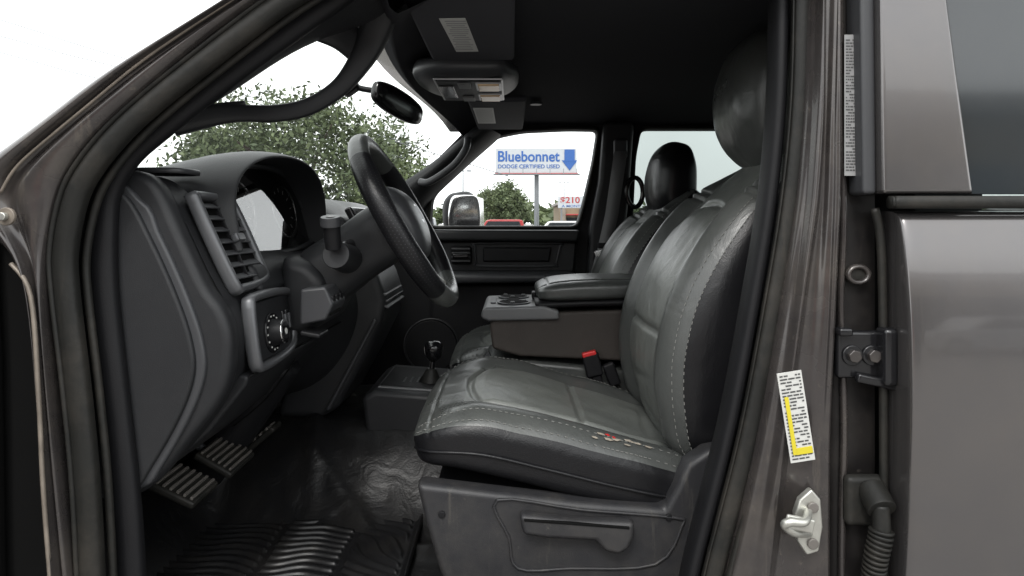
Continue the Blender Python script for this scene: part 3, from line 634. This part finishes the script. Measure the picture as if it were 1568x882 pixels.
# ------------------------------------------------------------------ SEATS
def seat(name,dx,dy,dz,hz):
    g=group(name)
    def sh(l): return [(x+dx,y+dy,z+dz) for x,y,z in l]
    yc=1.40
    def wr(a,t,s=0): return .0034*noise.noise(Vector((a*3+s,t*6,s)))+.0009*noise.noise(Vector((a*7,t*16,s+4)))
    def bback(lx,t):
        a=abs(lx)
        b=.034*gs(a,.80,.19)*ss(.0,.12,t)*(1-ss(.62,.92,t))
        b+=.010*max(0,1-(a/.55)**2)
        b-=.010*gs(a,.55,.018)*ss(.0,.05,t)
        top=.62+.05*(1-(a/.55)**2 if a<.55 else 0)
        if a<.56:
            b-=.010*gs(t,top,.010); b-=.008*gs(t,.33,.007)
        else: b-=.008*gs(t,.70,.007)+.008*gs(t,.735,.007)
        b-=.006*gs(t,.935,.007)
        if a<.55 and t<top: b+=.008*min(1,(top-t)/.05)
        b-=.005*gs(t,.12+.02*math.sin(lx*5),.014)*ss(.8,.2,a)
        b-=.003*gs(t,.20-.03*lx,.010)*ss(.5,.1,a)
        return b+wr(lx,t,1)
    sp=sh([(.395,yc,-.46),(.372,yc,-.36),(.368,yc,-.26),(.388,yc,-.16),(.437,yc,-.06),(.498,yc,.02),(.550,yc,.085),(.585,yc,.125)])
    B=Pillow(sp,[.235,.25,.255,.255,.245,.225,.20,.185],[.075,.078,.078,.072,.062,.054,.046,.04],p=4.2,fw=7,fd=5,bump=bback)
    o=B.mesh('backrest',M['leather'],g,nf=150,ns=150)
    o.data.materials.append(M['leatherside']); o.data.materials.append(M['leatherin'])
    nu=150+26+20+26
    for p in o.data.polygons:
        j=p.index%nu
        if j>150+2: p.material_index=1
        else:
            lx=1/math.tan(math.pi/4+math.pi/2*(j+.5)/150); t=(p.index//nu)/150
            if abs(lx)<.55 : p.material_index=2
    for s_ in(-1,1):
        for k,nm in((.68,'stitch_edge'),(.83,'stitch_edge2')):
            B.stitch(nm,[(math.atan2(k,s_),t) for t in(.08,.3,.5,.7,.88)],M['stitch'],g)
        B.stitch('stitch_shoulder',[(PH(s_*.56),.715),(PH(s_*.75),.715),(PH(s_*.93),.715)],M['stitch'],g,r=.0006)
        B.stitch('stitch_panel',[(PH(s_*.58),.1),(PH(s_*.58),.3),(PH(s_*.58),.5),(PH(s_*.58),.7),(PH(s_*.58),.9)],M['stitch'],g,r=.0005)
    B.stitch('stitch_top',[(PH(-.8),.95),(PH(-.4),.95),(PH(0),.95),(PH(.4),.95),(PH(.8),.95)],M['stitch'],g,r=.0006)
    def bh(lx,t): return .006*(1-lx*lx)+.6*wr(lx,t,3)
    hh=[(.545,yc,.115+hz),(.532,yc,.18+hz),(.524,yc,.25+hz),(.530,yc,.33+hz),(.545,yc,.395+hz)]
    Hd=Pillow(sh(hh),[.085,.128,.14,.138,.12],[.045,.062,.068,.064,.05],p=3.2,fw=3.5,fd=3,bump=bh)
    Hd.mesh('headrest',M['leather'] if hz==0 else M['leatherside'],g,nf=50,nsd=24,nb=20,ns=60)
    for s_ in(-.06,.06): cyl('headrest_post',(.56+dx,yc+s_+dy,.06+dz),(.545+dx,yc+s_+dy,.14+hz+dz),.006,M['chrome'],g)
    def bc(lx,t):
        a=abs(lx)
        b=.022*gs(a,.82,.2)*ss(.05,.3,t)
        b+=.006*max(0,1-(a/.55)**2)
        arc=.27-.05*(1-(a/.55)**2 if a<.55 else 0)
        if a<.56: b-=.009*gs(t,arc,.009); b-=.007*gs(t,.60,.007)
        if t>arc: b-=.009*gs(a,.55,.017)
        if t>arc and a<.55: b+=.007*min(1,(t-arc)/.05)
        b-=.004*gs(t,.11,.006)
        b-=.010*gs(t,.72,.13)*max(0,1-(a/.6)**2)
        b-=.0035*gs(t,.83+.04*lx,.012)*ss(.6,.2,a)
        return b+wr(lx,t,6)
    cs=sh([(-.182,yc,-.412),(-.10,yc,-.398),(0,yc,-.413),(.12,yc,-.443),(.25,yc,-.474),(.37,yc,-.497)])
    Cu=Pillow(cs,[.245,.258,.262,.262,.258,.25],[.050,.053,.054,.054,.052,.05],p=5,fw=7,fd=3.2,bump=bc)
    o=Cu.mesh('cushion',M['leather'],g,nf=150,ns=150)
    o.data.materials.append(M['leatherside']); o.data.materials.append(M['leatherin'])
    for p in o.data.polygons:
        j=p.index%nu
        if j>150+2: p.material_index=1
        else:
            lx=1/math.tan(math.pi/4+math.pi/2*(j+.5)/150); t=(p.index//nu)/150
            if abs(lx)<.55 and t>.26: p.material_index=2
    for s_ in(-1,1):
        Cu.stitch('stitch_edge',[(PH(s_*.965),.05),(PH(s_*.97),.3),(PH(s_*.97),.6),(PH(s_*.97),.93)],M['stitch'],g)
        Cu.stitch('stitch_edge2',[(math.atan2(.80,s_),.05),(math.atan2(.80,s_),.3),(math.atan2(.80,s_),.6),(math.atan2(.80,s_),.93)],M['stitch'],g)
    Cu.stitch('stitch_cross',[(PH(-.53),.6),(PH(0),.6),(PH(.53),.6)],M['stitch'],g,r=.0006)
    sweep('cushion_piping',[Cu.pos(math.atan2(-.05,-1),t,.002) for t in (.02,.1,.3,.5,.7,.85,.97)],ringprof(.006,.006,2,8),M['leatherside'],g)
    prism('base_shield',[(x+dx,z+dz) for x,z in [(-.165,-.448),(-.05,-.462),(.12,-.482),(.262,-.492),(.285,-.45),(.300,-.415),(.335,-.392),(.375,-.384),(.37,-.45),(.352,-.52),(.315,-.60),(.28,-.66),(-.10,-.66),(-.125,-.60),(-.148,-.52)]],1.118+dy,1.165+dy,M['shield'],g,bev=.012)
    prism('base_body',[(x+dx,z+dz) for x,z in [(-.14,-.47),(.36,-.51),(.36,-.70),(-.08,-.70),(-.12,-.55)]],1.16+dy,1.64+dy,M['plasticd'],g,bev=.015)
    sweep('shield_recess_rim',[(x+dx,1.1165+dy,z+dz) for x,z in [(-.025,-.475),(.12,-.492),(.275,-.505),(.29,-.52),(.245,-.585),(.1,-.592),(.01,-.592),(-.005,-.54)]],ringprof(.005,.006,2,8),M['shield'],g,closed=True,n=4)
    prism('recliner_lever',[(x+dx,z+dz) for x,z in [(.012,-.487),(.10,-.497),(.205,-.500),(.204,-.525),(.195,-.545),(.18,-.556),(.155,-.55),(.14,-.532),(.06,-.528),(.018,-.522)]],1.085+dy,1.112+dy,M['shield'],g,bev=.009)
    prism('lever_grip_line',[(x+dx,z+dz) for x,z in [(.02,-.493),(.195,-.506),(.195,-.510),(.02,-.497)]],1.083+dy,1.09+dy,M['dark'],g,bev=.001)
    cyl('lever_pivot',(.178+dx,1.12+dy,-.53+dz),(.178+dx,1.10+dy,-.53+dz),.022,M['plasticd'],g)
    for x,z in((.268,-.505),(-.12,-.50)): cyl('shield_screw',(x+dx,1.12+dy,z+dz),(x+dx,1.114+dy,z+dz),.006,M['plasticd'],g)
    rbox('seat_rail',(.10+dx,1.15+dy,-.675+dz),(.46,.04,.03),M['dark'],g)
    return g,Cu
S1,Cu=seat('car_seat',0,0,0,0)
seat('car_seat.001',-.005,.745,-.035,-.105)
# small worn tear on the near edge of the cushion
V=[];F=[]
rr=random.Random(11)
for i in range(11):
    t=.62+.014*i+rr.uniform(-.01,.01); s=rr.uniform(.0015,.0045); k=len(V)
    ph=PH(-.99)+rr.uniform(-.02,.05)
    for a,b in((-1,-.5),(.2,-.9),(1,-.1),(.3,.8),(-.7,.5)): V.append(Cu.pos(ph+b*s*4,t+a*s*3,.0022+rr.uniform(0,.001)))
    F.append((k,k+1,k+2,k+3,k+4))
mk('leather_tear',V,F,M['tear'],S1,smooth=False)
for ph,t,s in((-.95,.655,.006),(-.97,.672,.004)):
    k=[Cu.pos(PH(ph)+b*.02,t+a*s*1.4,.003) for a,b in((-1,-.2),(.1,-.8),(1,.1),(.1,.6))]; mk('tear_red',k,[(0,1,2,3)],M['red'],S1,smooth=False)
bk=group('seat_belt_buckle')
rbox('stalk',(.215,1.652,-.40),(.028,.018,.10),M['plasticd'],bk,rot=(0,-14,0),bev=.006)
rbox('body',(.203,1.648,-.360),(.042,.022,.06),M['plasticd'],bk,rot=(0,-14,0),bev=.006)
rbox('release',(.194,1.646,-.332),(.036,.018,.012),M['red'],bk,rot=(0,-14,0),bev=.003)
rbox('buckle_b',(.252,1.652,-.385),(.03,.02,.06),M['plasticd'],bk,rot=(0,-20,0),bev=.006)
# ------------------------------------------------------------------ CENTRE CONSOLE (jump seat)
cc=group('center_console')
prism('box',[(-.058,-.262),(-.05,-.248),(.10,-.232),(.30,-.225),(.36,-.24),(.36,-.36),(.02,-.345),(-.05,-.325)],1.672,1.92,M['console'],cc,bev=.012)
prism('tray',[(-.078,-.228),(-.07,-.217),(.08,-.213),(.12,-.225),(.12,-.248),(-.06,-.252),(-.078,-.244)],1.655,1.93,M['tray'],cc,bev=.009)
for x,y in((.005,1.73),(.005,1.86)):
    cyl('cup_ring',(x,y,-.2155),(x,y,-.2105),.044,M['plasticg'],cc); cyl('cup_well',(x,y,-.2125),(x,y,-.2095),.039,M['dark'],cc)
    for k in range(3):
        a=k*2.1+.4; rbox('cup_finger',(x+.03*math.cos(a),y+.03*math.sin(a),-.2085),(.012,.012,.004),M['plasticg'],cc,bev=.002)
rbox('cup_slot',(.005,1.795,-.2115),(.028,.05,.003),M['dark'],cc,bev=.001)
rbox('tray_slot',(-.05,1.79,-.2145),(.014,.12,.003),M['plasticg'],cc,bev=.001)
Ld=Pillow([(.065,1.79,-.188),(.12,1.79,-.181),(.22,1.79,-.176),(.40,1.79,-.172)],[.125,.138,.14,.135],[.020,.026,.028,.028],p=4,fw=6,fd=3,bump=lambda lx,t:.004*(1-lx*lx)-.005*gs(abs(lx),.72,.03)-(.005*gs(t,.22,.014) if abs(lx)<.72 else 0))
Ld.mesh('lid',M['leather'],cc,nf=90,ns=80)
Ld.stitch('lid_stitch',[(PH(-.72),.24),(PH(-.72),.5),(PH(-.72),.95)],M['stitch'],cc,r=.0006)
sweep('lid_base',[(.06,1.79,-.213),(.2,1.79,-.208),(.38,1.79,-.204)],ringprof(.022,.255,6),M['plasticd'],cc)
rbox('lid_latch',(.06,1.79,-.20),(.012,.05,.02),M['plasticd'],cc,bev=.004)
prism('jump_seat_cushion',[(-.075,-.375),(-.06,-.355),(.05,-.358),(.34,-.385),(.34,-.47),(-.05,-.45)],1.68,1.92,M['leather'],cc,bev=.02)
prism('seat_latch',[(-.08,-.36),(-.062,-.335),(-.05,-.36)],1.70,1.72,M['plasticg'],cc,bev=.003)
fc=group('floor_console')
prism('housing',[(-.375,-.435),(-.34,-.418),(-.16,-.432),(-.14,-.46),(-.15,-.54),(-.36,-.56)],1.62,1.93,M['plastic'],fc,bev=.015)
rbox('bezel',(-.255,1.76,-.424),(.17,.22,.008),M['tray'],fc,bev=.003,rot=(0,4,0))
rbox('bezel_plate',(-.255,1.76,-.421),(.160,.21,.008),M['plasticd'],fc,bev=.003,rot=(0,4,0))
for i in range(4): rbox('gate_rib',(-.25+.018*i-.05,1.72,-.417),(.006,.06,.006),M['plasticg'],fc,bev=.002,rot=(0,4,0))
gsft=group('gear_shifter')
cyl('boot',(-.215,1.72,-.42),(-.212,1.72,-.385),.03,M['rubber'],gsft,r2=.012)
cyl('lever',(-.212,1.72,-.40),(-.207,1.72,-.35),.007,M['gloss'],gsft)
P=Pillow([(-.208,1.72,-.368),(-.207,1.72,-.35),(-.206,1.72,-.328),(-.206,1.72,-.312)],[.014,.023,.026,.020],[.014,.022,.025,.020],p=2.2,fw=3,fd=3)
P.mesh('knob',M['gloss'],gsft,nf=8,nsd=8,nb=8,ns=20)
# ------------------------------------------------------------------ OVERHEAD
def visor(name,x0,x1,y0,y1,z,slope=0):
    g=group(name)
    rbox('panel',((x0+x1)/2,(y0+y1)/2,z),(x1-x0,y1-y0,.018),M['visor'],g,bev=.0085,rot=(0,slope,0))
    tube('pivot_rod',[(x0+.015,y0+.01,z+.004),(x0+.012,(y0+y1)/2,z+.006),(x0+.015,y1+.03,z+.006)],.005,M['plasticg'],g)
    rbox('clip',(x0+.02,y1+.02,z+.012),(.03,.03,.02),M['plasticg'],g)
    return g
v1=visor('sun_visor',-.175,.005,1.02,1.43,.362)
rbox('label',(-.098,1.24,.3525),(.046,.22,.001),M['white'],v1,bev=.0003,rot=(0,0,-3))
for i in range(16): rbox('label_print',(-.098+random.uniform(-.003,.003),1.145+.0125*i,.3517),(.038-random.random()*.012,.004,.0006),M['labelg'],v1,bev=.0001)
v2=visor('sun_visor.001',-.125,.04,1.82,2.38,.345)
rbox('label',(-.085,2.07,.3355),(.06,.30,.001),M['white'],v2,bev=.0003)
for i in range(14): rbox('label_print',(-.085,1.95+.0185*i,.3348),(.05,.005,.0006),M['labelg'],v2,bev=.0001)
oc=group('overhead_console')
Oc=Pillow([(-.235,1.60,.365),(-.18,1.60,.354),(-.08,1.605,.352),(-.02,1.61,.356),(.015,1.61,.368)],[.11,.155,.165,.15,.11],[.03,.03,.03,.028,.02],p=3,fw=3,fd=3)
Oc.mesh('pod',M['plasticg'],oc,nf=30,nsd=20,nb=40,ns=40)
rbox('bezel',(-.10,1.605,.325),(.16,.25,.006),M['satin'],oc,bev=.0028)
rbox('bezel_face',(-.10,1.605,.3225),(.150,.24,.004),M['plastic'],oc,bev=.0018)
rbox('display',(-.155,1.605,.3195),(.035,.14,.004),M['gloss'],oc,bev=.0015)
for s_ in(-1,1):
    rbox('dome_lamp',(-.055,1.605+s_*.065,.3180),(.050,.07,.008),M['lamp'],oc,bev=.0035)
    rbox('lamp_bezel',(-.055,1.605+s_*.065,.3200),(.060,.082,.005),M['satin'],oc,bev=.002)
    rbox('switch',(-.11,1.605+s_*.08,.3185),(.03,.05,.006),M['tray'],oc,bev=.002)
cyl('headliner_sensor',(.08,2.2,.405),(.08,2.2,.395),.02,M['plasticg'],oc)
rm=group('rear_view_mirror')
a=Vector((-.345,1.635,.332)); b=Vector((-.265,1.875,.302))
Pm=Pillow([a,a.lerp(b,.33),a.lerp(b,.66),b],[.030,.036,.036,.030],[.016,.018,.018,.016],p=3,fw=4,fd=4,side=(.15,0,1))
Pm.mesh('housing',M['gloss'],rm,nf=20,nsd=10,nb=20,ns=40)
tube('stem',[(-.315,1.755,.33),(-.345,1.765,.35),(-.40,1.77,.36),(-.44,1.77,.37)],.008,M['plasticd'],rm)
rbox('mount',(-.44,1.77,.365),(.05,.05,.035),M['plasticd'],rm,rot=(0,-35,0),bev=.01)
# ------------------------------------------------------------------ far seat belt, mirror
sb=group('seat_belt')
rows=[]
for x,y,z in((.40,2.40,.26),(.385,2.40,.16),(.365,2.39,.03),(.335,2.38,-.10),(.305,2.37,-.20),(.27,2.36,-.34)):
    rows.append([Vector((x-.024,y,z)),Vector((x+.024,y-.005,z))])
grid('webbing',rows,M['strap'],sb,sol=.002)
sweep('guide_ring',[(.455+.03*math.cos(i*math.pi/6),2.42,.11+.055*math.sin(i*math.pi/6)) for i in range(12)],ringprof(.018,.02,2.5,10),M['gloss'],sb,closed=True,n=2)
rbox('adjuster',(.40,2.41,.27),(.05,.02,.07),M['plasticg'],sb,bev=.008)
rbox('tongue',(.322,2.365,-.11),(.05,.008,.022),M['chrome'],sb,bev=.003,rot=(0,-20,0)); rbox('tongue_grip',(.335,2.365,-.085),(.05,.012,.02),M['plasticd'],sb,bev=.004)
sm=group('side_mirror')
P=Pillow([(-.225,2.86,-.05),(-.225,2.86,.02),(-.225,2.86,.09),(-.23,2.86,.13)],[.115,.12,.12,.10],[.07,.075,.07,.05],p=3.5,fw=4,fd=4)
P.mesh('housing',M['plasticd'],sm,nf=20,nsd=16,nb=20,ns=30)
mk('mirror_glass',[(-.143,2.752,-.03),(-.125,2.955,-.03),(-.13,2.95,.105),(-.150,2.76,.108)],[(0,1,2,3)],M['chrome'],sm,smooth=False)
P=Pillow([(-.20,2.75,-.045),(-.20,2.745,.03),(-.20,2.75,.115)],[.01,.012,.01],[.065,.068,.06],p=3.5,fw=4,fd=4); P.mesh('trim',M['chrome'],sm,nf=16,nsd=8,nb=16,ns=20)
rbox('arm',(-.27,2.68,-.05),(.06,.25,.05),M['plasticd'],sm,bev=.015)
# ------------------------------------------------------------------ OUTSIDE
gp=group('ground')
mk('lot_surface',[(-500,-500,GZ),(500,-500,GZ),(500,500,GZ),(-500,500,GZ)],[(0,1,2,3)],M['asphalt'],gp,smooth=False)
V=[];F=[]
for i in range(-12,14):
    k=len(V); x=i*2.8; V+=[(x,28,GZ+.004),(x+.1,28,GZ+.004),(x+.1,33,GZ+.004),(x,33,GZ+.004)]; F.append((k,k+1,k+2,k+3))
mk('parking_lines',V,F,M['white'],gp,smooth=False)
rbox('kerb',(0,36,GZ+.07),(80,.3,.14),M['concrete'],gp,bev=.02)
def leafm(name,c1,c2):
    m=bpy.data.materials.new(name); m.use_nodes=True; N=m.node_tree.nodes; Lk=m.node_tree.links; b=N['Principled BSDF']
    g=N.new('ShaderNodeNewGeometry'); r=N.new('ShaderNodeMixRGB'); r.inputs[1].default_value=(*c1,1); r.inputs[2].default_value=(*c2,1)
    Lk.new(g.outputs['Random Per Island'],r.inputs[0]); Lk.new(r.outputs[0],b.inputs['Base Color']); b.inputs['Roughness'].default_value=.6
    return m
M['leaf']=leafm('oak_leaves',(.04,.06,.022),(.11,.14,.06))
def tree(name,base,h,cc_,rad,ncl,per,ls,seed,crad=.5,gap=-.28):
    g=group(name); rs=np.random.RandomState(seed); rr=random.Random(seed)
    base=Vector(base); cc_=Vector(cc_)
    tube('trunk',[base,base.lerp(cc_,.3)+Vector((.1,0,0)),base.lerp(cc_,.8)],h*.025,M['bark'],g,scale=lambda s:1.2-.7*s)
    cs=[]
    while len(cs)<ncl:
        d=rs.randn(3); d/=np.linalg.norm(d); r=rs.uniform(.35,1)**.6
        k=1+.28*noise.noise(Vector(d*1.7+seed))+.12*noise.noise(Vector(d*4+seed))
        p=d*r*k*np.array(rad)
        if noise.noise(Vector(p*(1.6/max(rad)*3)+7.3))<gap: continue
        cs.append(p+np.array(cc_))
    for i in range(9):
        e=Vector(cs[rr.randrange(len(cs))]); s=base.lerp(cc_,rr.uniform(.45,.8))
        tube('limb',[s,s.lerp(e,.5)+Vector((0,0,.05*h)),e],h*.009,M['bark'],g,res=6,scale=lambda s:1.3-1.0*s)
    cs=np.array(cs); n=ncl*per
    c=np.repeat(cs,per,0)+rs.randn(n,3)*crad*np.array([1,1,.7])*rs.uniform(.5,1.1,(n,1))
    a=rs.randn(n,3); a/=np.linalg.norm(a,axis=1)[:,None]; b=np.cross(a,rs.randn(n,3)); b/=np.linalg.norm(b,axis=1)[:,None]
    s=ls*rs.uniform(.6,1.3,(n,1))
    V=np.stack([c-a*s,c+b*s*.45,c+a*s,c-b*s*.45],1).reshape(-1,3)
    me=bpy.data.meshes.new('leaves'); me.from_pydata(V.tolist(),[],np.arange(4*n).reshape(-1,4).tolist()); me.materials.append(M['leaf'])
    o=bpy.data.objects.new('leaves',me); COL.objects.link(o); o.parent=g
    return g
tree('oak_tree',(-5.8,18,GZ),5.6,(-5.8,18,1.5),(3.1,2.6,2.35),330,60,.085,3,.34,-.12)
tree('oak_tree.001',(-8.6,21,GZ),5,(-8.7,21,1.0),(2.0,2,1.9),120,50,.095,9,.34,-.15)
tree('oak_tree.002',(-1.0,60,GZ),5,(-1.0,60,1.7),(2.4,2.2,1.7),200,60,.15,5,.33)
tree('oak_tree.003',(-4.7,24,GZ),4,(-4.7,24,1.7),(1.5,1.6,2.0),110,50,.10,12,.34,-.15)
g=group('distant_trees'); rs=np.random.RandomState(8); n=16000
c=np.stack([rs.uniform(-120,120,n),rs.uniform(150,165,n),GZ+np.abs(rs.randn(n))*1.3+.3],1); c[:,2]+=1.2*np.sin(c[:,0]*.23)+.8*np.sin(c[:,0]*.71)+.6
a=rs.randn(n,3)*.7; b=rs.randn(n,3)*.5
V=np.stack([c-a,c+b,c+a,c-b],1).reshape(-1,3); me=bpy.data.meshes.new('foliage'); me.from_pydata(V.tolist(),[],np.arange(4*n).reshape(-1,4).tolist()); me.materials.append(M['leaf']); o=bpy.data.objects.new('foliage',me); COL.objects.link(o); o.parent=g
bb=group('billboard_sign')
rbox('panel',(2.6,70,6.55),(8.7,.4,2.65),M['signw'],bb,bev=.05)
rbox('catwalk',(2.6,69.4,5.05),(9.2,1.0,.10),M['pole'],bb,bev=.02)
rbox('lower_trim',(2.6,69.7,5.17),(8.9,.2,.14),M['carred'],bb,bev=.02)
for i in range(7): rbox('rail_post',(-1.7+1.43*i,69.0,5.35),(.06,.06,.6),M['pole'],bb,bev=.01)
cyl('pole',(2.65,70.4,GZ),(2.65,70.4,5.2),.26,M['pole'],bb)
textm('name_lettering','Bluebonnet',-1.5,5.1,7.02,1.15,69.78,M['blue'],bb,bold=.022)
textm('tag_lettering','DODGE CERTIFIED USED',-1.5,5.1,5.95,.42,69.78,M['blue'],bb,bold=.015)
rbox('arrow_shaft',(6.15,69.75,7.1),(1.1,.06,1.3),M['blue'],bb,bev=.01)
mk('arrow_head',[(5.3,69.74,6.6),(7.0,69.74,6.6),(6.15,69.74,5.5)],[(0,2,1)],M['blue'],bb,smooth=False)
for nm,x,y,h in(('street_lamp',-4.5,60,4.7),('street_lamp.001',7.2,90,5.5)):
    g=group(nm); cyl('pole',(x,y,GZ),(x,y,h),.09,M['pole'],g,r2=.06); rbox('arm',(x,y,h),(1.1,.08,.08),M['pole'],g,bev=.02)
    for s_ in(-1,1): rbox('head',(x+s_*.55,y,h),(.4,.3,.15),M['pole'],g,bev=.04)
sb_=group('store_building')
prism('walls',[(4.2,GZ),(4.2,1.5),(9.5,1.5),(9.5,GZ)],58,66,M['stucco'],sb_,bev=.02)
prism('parapet',[(4.0,1.5),(4.0,1.75),(9.7,1.75),(9.7,1.5)],57.8,66.2,M['concrete'],sb_,bev=.03)
for x in(4.5,6.2,7.9): rbox('stone_column',(x,57.8,(GZ+1.2)/2),(.5,.4,1.2-GZ),M['stone'],sb_,bev=.03)
for x in(5.35,7.05,8.6): 
    rbox('window',(x,57.98,-.35),(1.0,.06,1.5),M['priv'],sb_,bev=.01); rbox('awning',(x,57.6,.65),(1.2,.8,.12),M['carred'],sb_,bev=.02)
ps=group('price_sign')
rbox('board',(5.0,54,1.65),(2.4,.15,1.0),M['signw'],ps,bev=.03); cyl('post',(4.1,54.1,GZ),(4.1,54.1,1.3),.07,M['pole'],ps); cyl('post_b',(5.9,54.1,GZ),(5.9,54.1,1.3),.07,M['pole'],ps)
textm('price_lettering','$210',4.0,5.6,1.78,.6,53.92,M['carred'],ps,bold=.02)
textm('month_lettering','A MONTH',4.1,5.9,1.32,.2,53.92,M['blue'],ps,bold=.01)
def car(name,x,y,L_,m,pick=False,h=1.6):
    g=group(name)
    z=GZ; hw=.9
    prism('body',[(x-L_*.5,z+.3),(x-L_*.5,z+.75),(x-L_*.45,z+.92),(x-L_*.25,z+1.02),(x+L_*.48,z+1.08),(x+L_*.5,z+.95),(x+L_*.5,z+.3)],y-hw,y+hw,m,g,bev=.08)
    e=.18 if pick else .42
    prism('cabin',[(x-L_*.24,z+1.0),(x-L_*.13,z+h-.04),(x-L_*.08,z+h),(x+L_*(e-.08),z+h),(x+L_*(e-.03),z+h-.06),(x+L_*e,z+1.0)],y-hw*.85,y+hw*.85,m,g,bev=.06)
    prism('side_windows',[(x-L_*.19,z+1.07),(x-L_*.11,z+h-.12),(x+L_*(e-.08),z+h-.12),(x+L_*(e-.04),z+1.07)],y-hw*.87,y+hw*.87,M['priv'],g,bev=.01)
    for a in(-.31,.31):
        for s_ in(-1,1):
            cyl('tyre',(x+L_*a,y+s_*hw*1.01,z+.36),(x+L_*a,y+s_*(hw-.22),z+.36),.36,M['rubber'],g,bev=.03); cyl('rim',(x+L_*a,y+s_*(hw*1.03),z+.36),(x+L_*a,y+s_*(hw-.1),z+.36),.22,M['pole'],g)
    return g
car('parked_car',-1.1,45,4.7,M['carred'],h=1.72)
car('parked_car.001',3.2,47,4.6,M['carwhite'],h=1.62)
car('parked_car.002',-6.3,46,5.4,M['carblk'],True,h=1.9)
car('parked_car.003',9.0,50,4.6,M['carwhite'],h=1.7)
car('parked_car.004',2.5,-11,5.2,M['carblk'],True,h=1.85); car('parked_car.005',9,-11,4.7,M['carwhite'],h=1.6); car('parked_car.006',-4,-11,4.7,M['carred'],h=1.6)
# unseen dealership building, added to block low sky light and darken reflections
db=group('added_dealership')
prism('walls',[(-16,GZ),(-16,3.6),(18,3.6),(18,GZ)],-34,-20,M['stucco'],db,bev=.03)
prism('parapet',[(-16.3,3.6),(-16.3,4.3),(18.3,4.3),(18.3,3.6)],-34.3,-19.7,M['concrete'],db,bev=.04)
for i in range(9): rbox('window',(-14+3.7*i,-19.97,.4),(2.9,.08,3.0),M['priv'],db,bev=.02)
for i in range(10): rbox('pilaster',(-15.85+3.7*i,-19.85,1.0),(.4,.3,5.1),M['stone'],db,bev=.03)
pl=group('power_line')
for a,b in(((-15.7,20,5.7),(-11.5,20,4.6)),((-15.7,20,5.2),(-11.5,20,4.1)),((-15.7,20,6.2),(-10.5,20,4.6))):
    A=Vector(a);B_=Vector(b); D=(B_-A); tube('wire',[A-D*2,A,A.lerp(B_,.5)-Vector((0,0,.03)),B_,B_+D*2],.016,M['pole'],pl,res=5)
# ------------------------------------------------------------------ LIGHT
w=bpy.data.worlds.new('World'); SC.world=w; w.use_nodes=True; N=w.node_tree.nodes; Lk=w.node_tree.links
bg=N['Background']; sky=N.new('ShaderNodeTexSky'); sky.sky_type='NISHITA'; sky.sun_disc=False
sky.sun_elevation=math.radians(48); sky.sun_rotation=math.radians(190); sky.dust_density=4; sky.air_density=1
hs=N.new('ShaderNodeHueSaturation'); hs.inputs['Saturation'].default_value=.15; hs.inputs['Value'].default_value=1.6; Lk.new(sky.outputs[0],hs.inputs['Color'])
mx=N.new('ShaderNodeMixRGB'); mx.inputs[0].default_value=.65; mx.inputs[2].default_value=(22.5,23.1,23.2,1); Lk.new(hs.outputs[0],mx.inputs[1])
tc=N.new('ShaderNodeTexCoord'); nz=N.new('ShaderNodeTexNoise'); nz.inputs['Scale'].default_value=2.5; nz.inputs['Detail'].default_value=6; Lk.new(tc.outputs['Generated'],nz.inputs['Vector'])
mr=N.new('ShaderNodeMapRange'); mr.inputs[3].default_value=.7; mr.inputs[4].default_value=1.25; Lk.new(nz.outputs['Fac'],mr.inputs[0])
ml=N.new('ShaderNodeMixRGB'); ml.blend_type='MULTIPLY'; ml.inputs[0].default_value=1; Lk.new(mx.outputs[0],ml.inputs[1]); Lk.new(mr.outputs[0],ml.inputs[2])
Lk.new(ml.outputs[0],bg.inputs['Color']); bg.inputs['Strength'].default_value=.15
sun=bpy.data.lights.new('sun','SUN'); sun.energy=1.5; sun.angle=math.radians(12); sun.color=(1,.97,.93)
so=bpy.data.objects.new('sun',sun); COL.objects.link(so); so.rotation_euler=(math.radians(44),0,math.radians(-15))
SC.view_settings.view_transform='Standard'; SC.view_settings.look='None'; SC.view_settings.exposure=0
cam=bpy.data.cameras.new('camera'); co=bpy.data.objects.new('camera',cam); COL.objects.link(co); SC.camera=co
co.location=(0,0,0); co.rotation_euler=(math.radians(90),0,0); cam.sensor_width=36; cam.lens=36*1000/1568; cam.shift_y=-101/1568; cam.clip_start=.05; cam.clip_end=1500
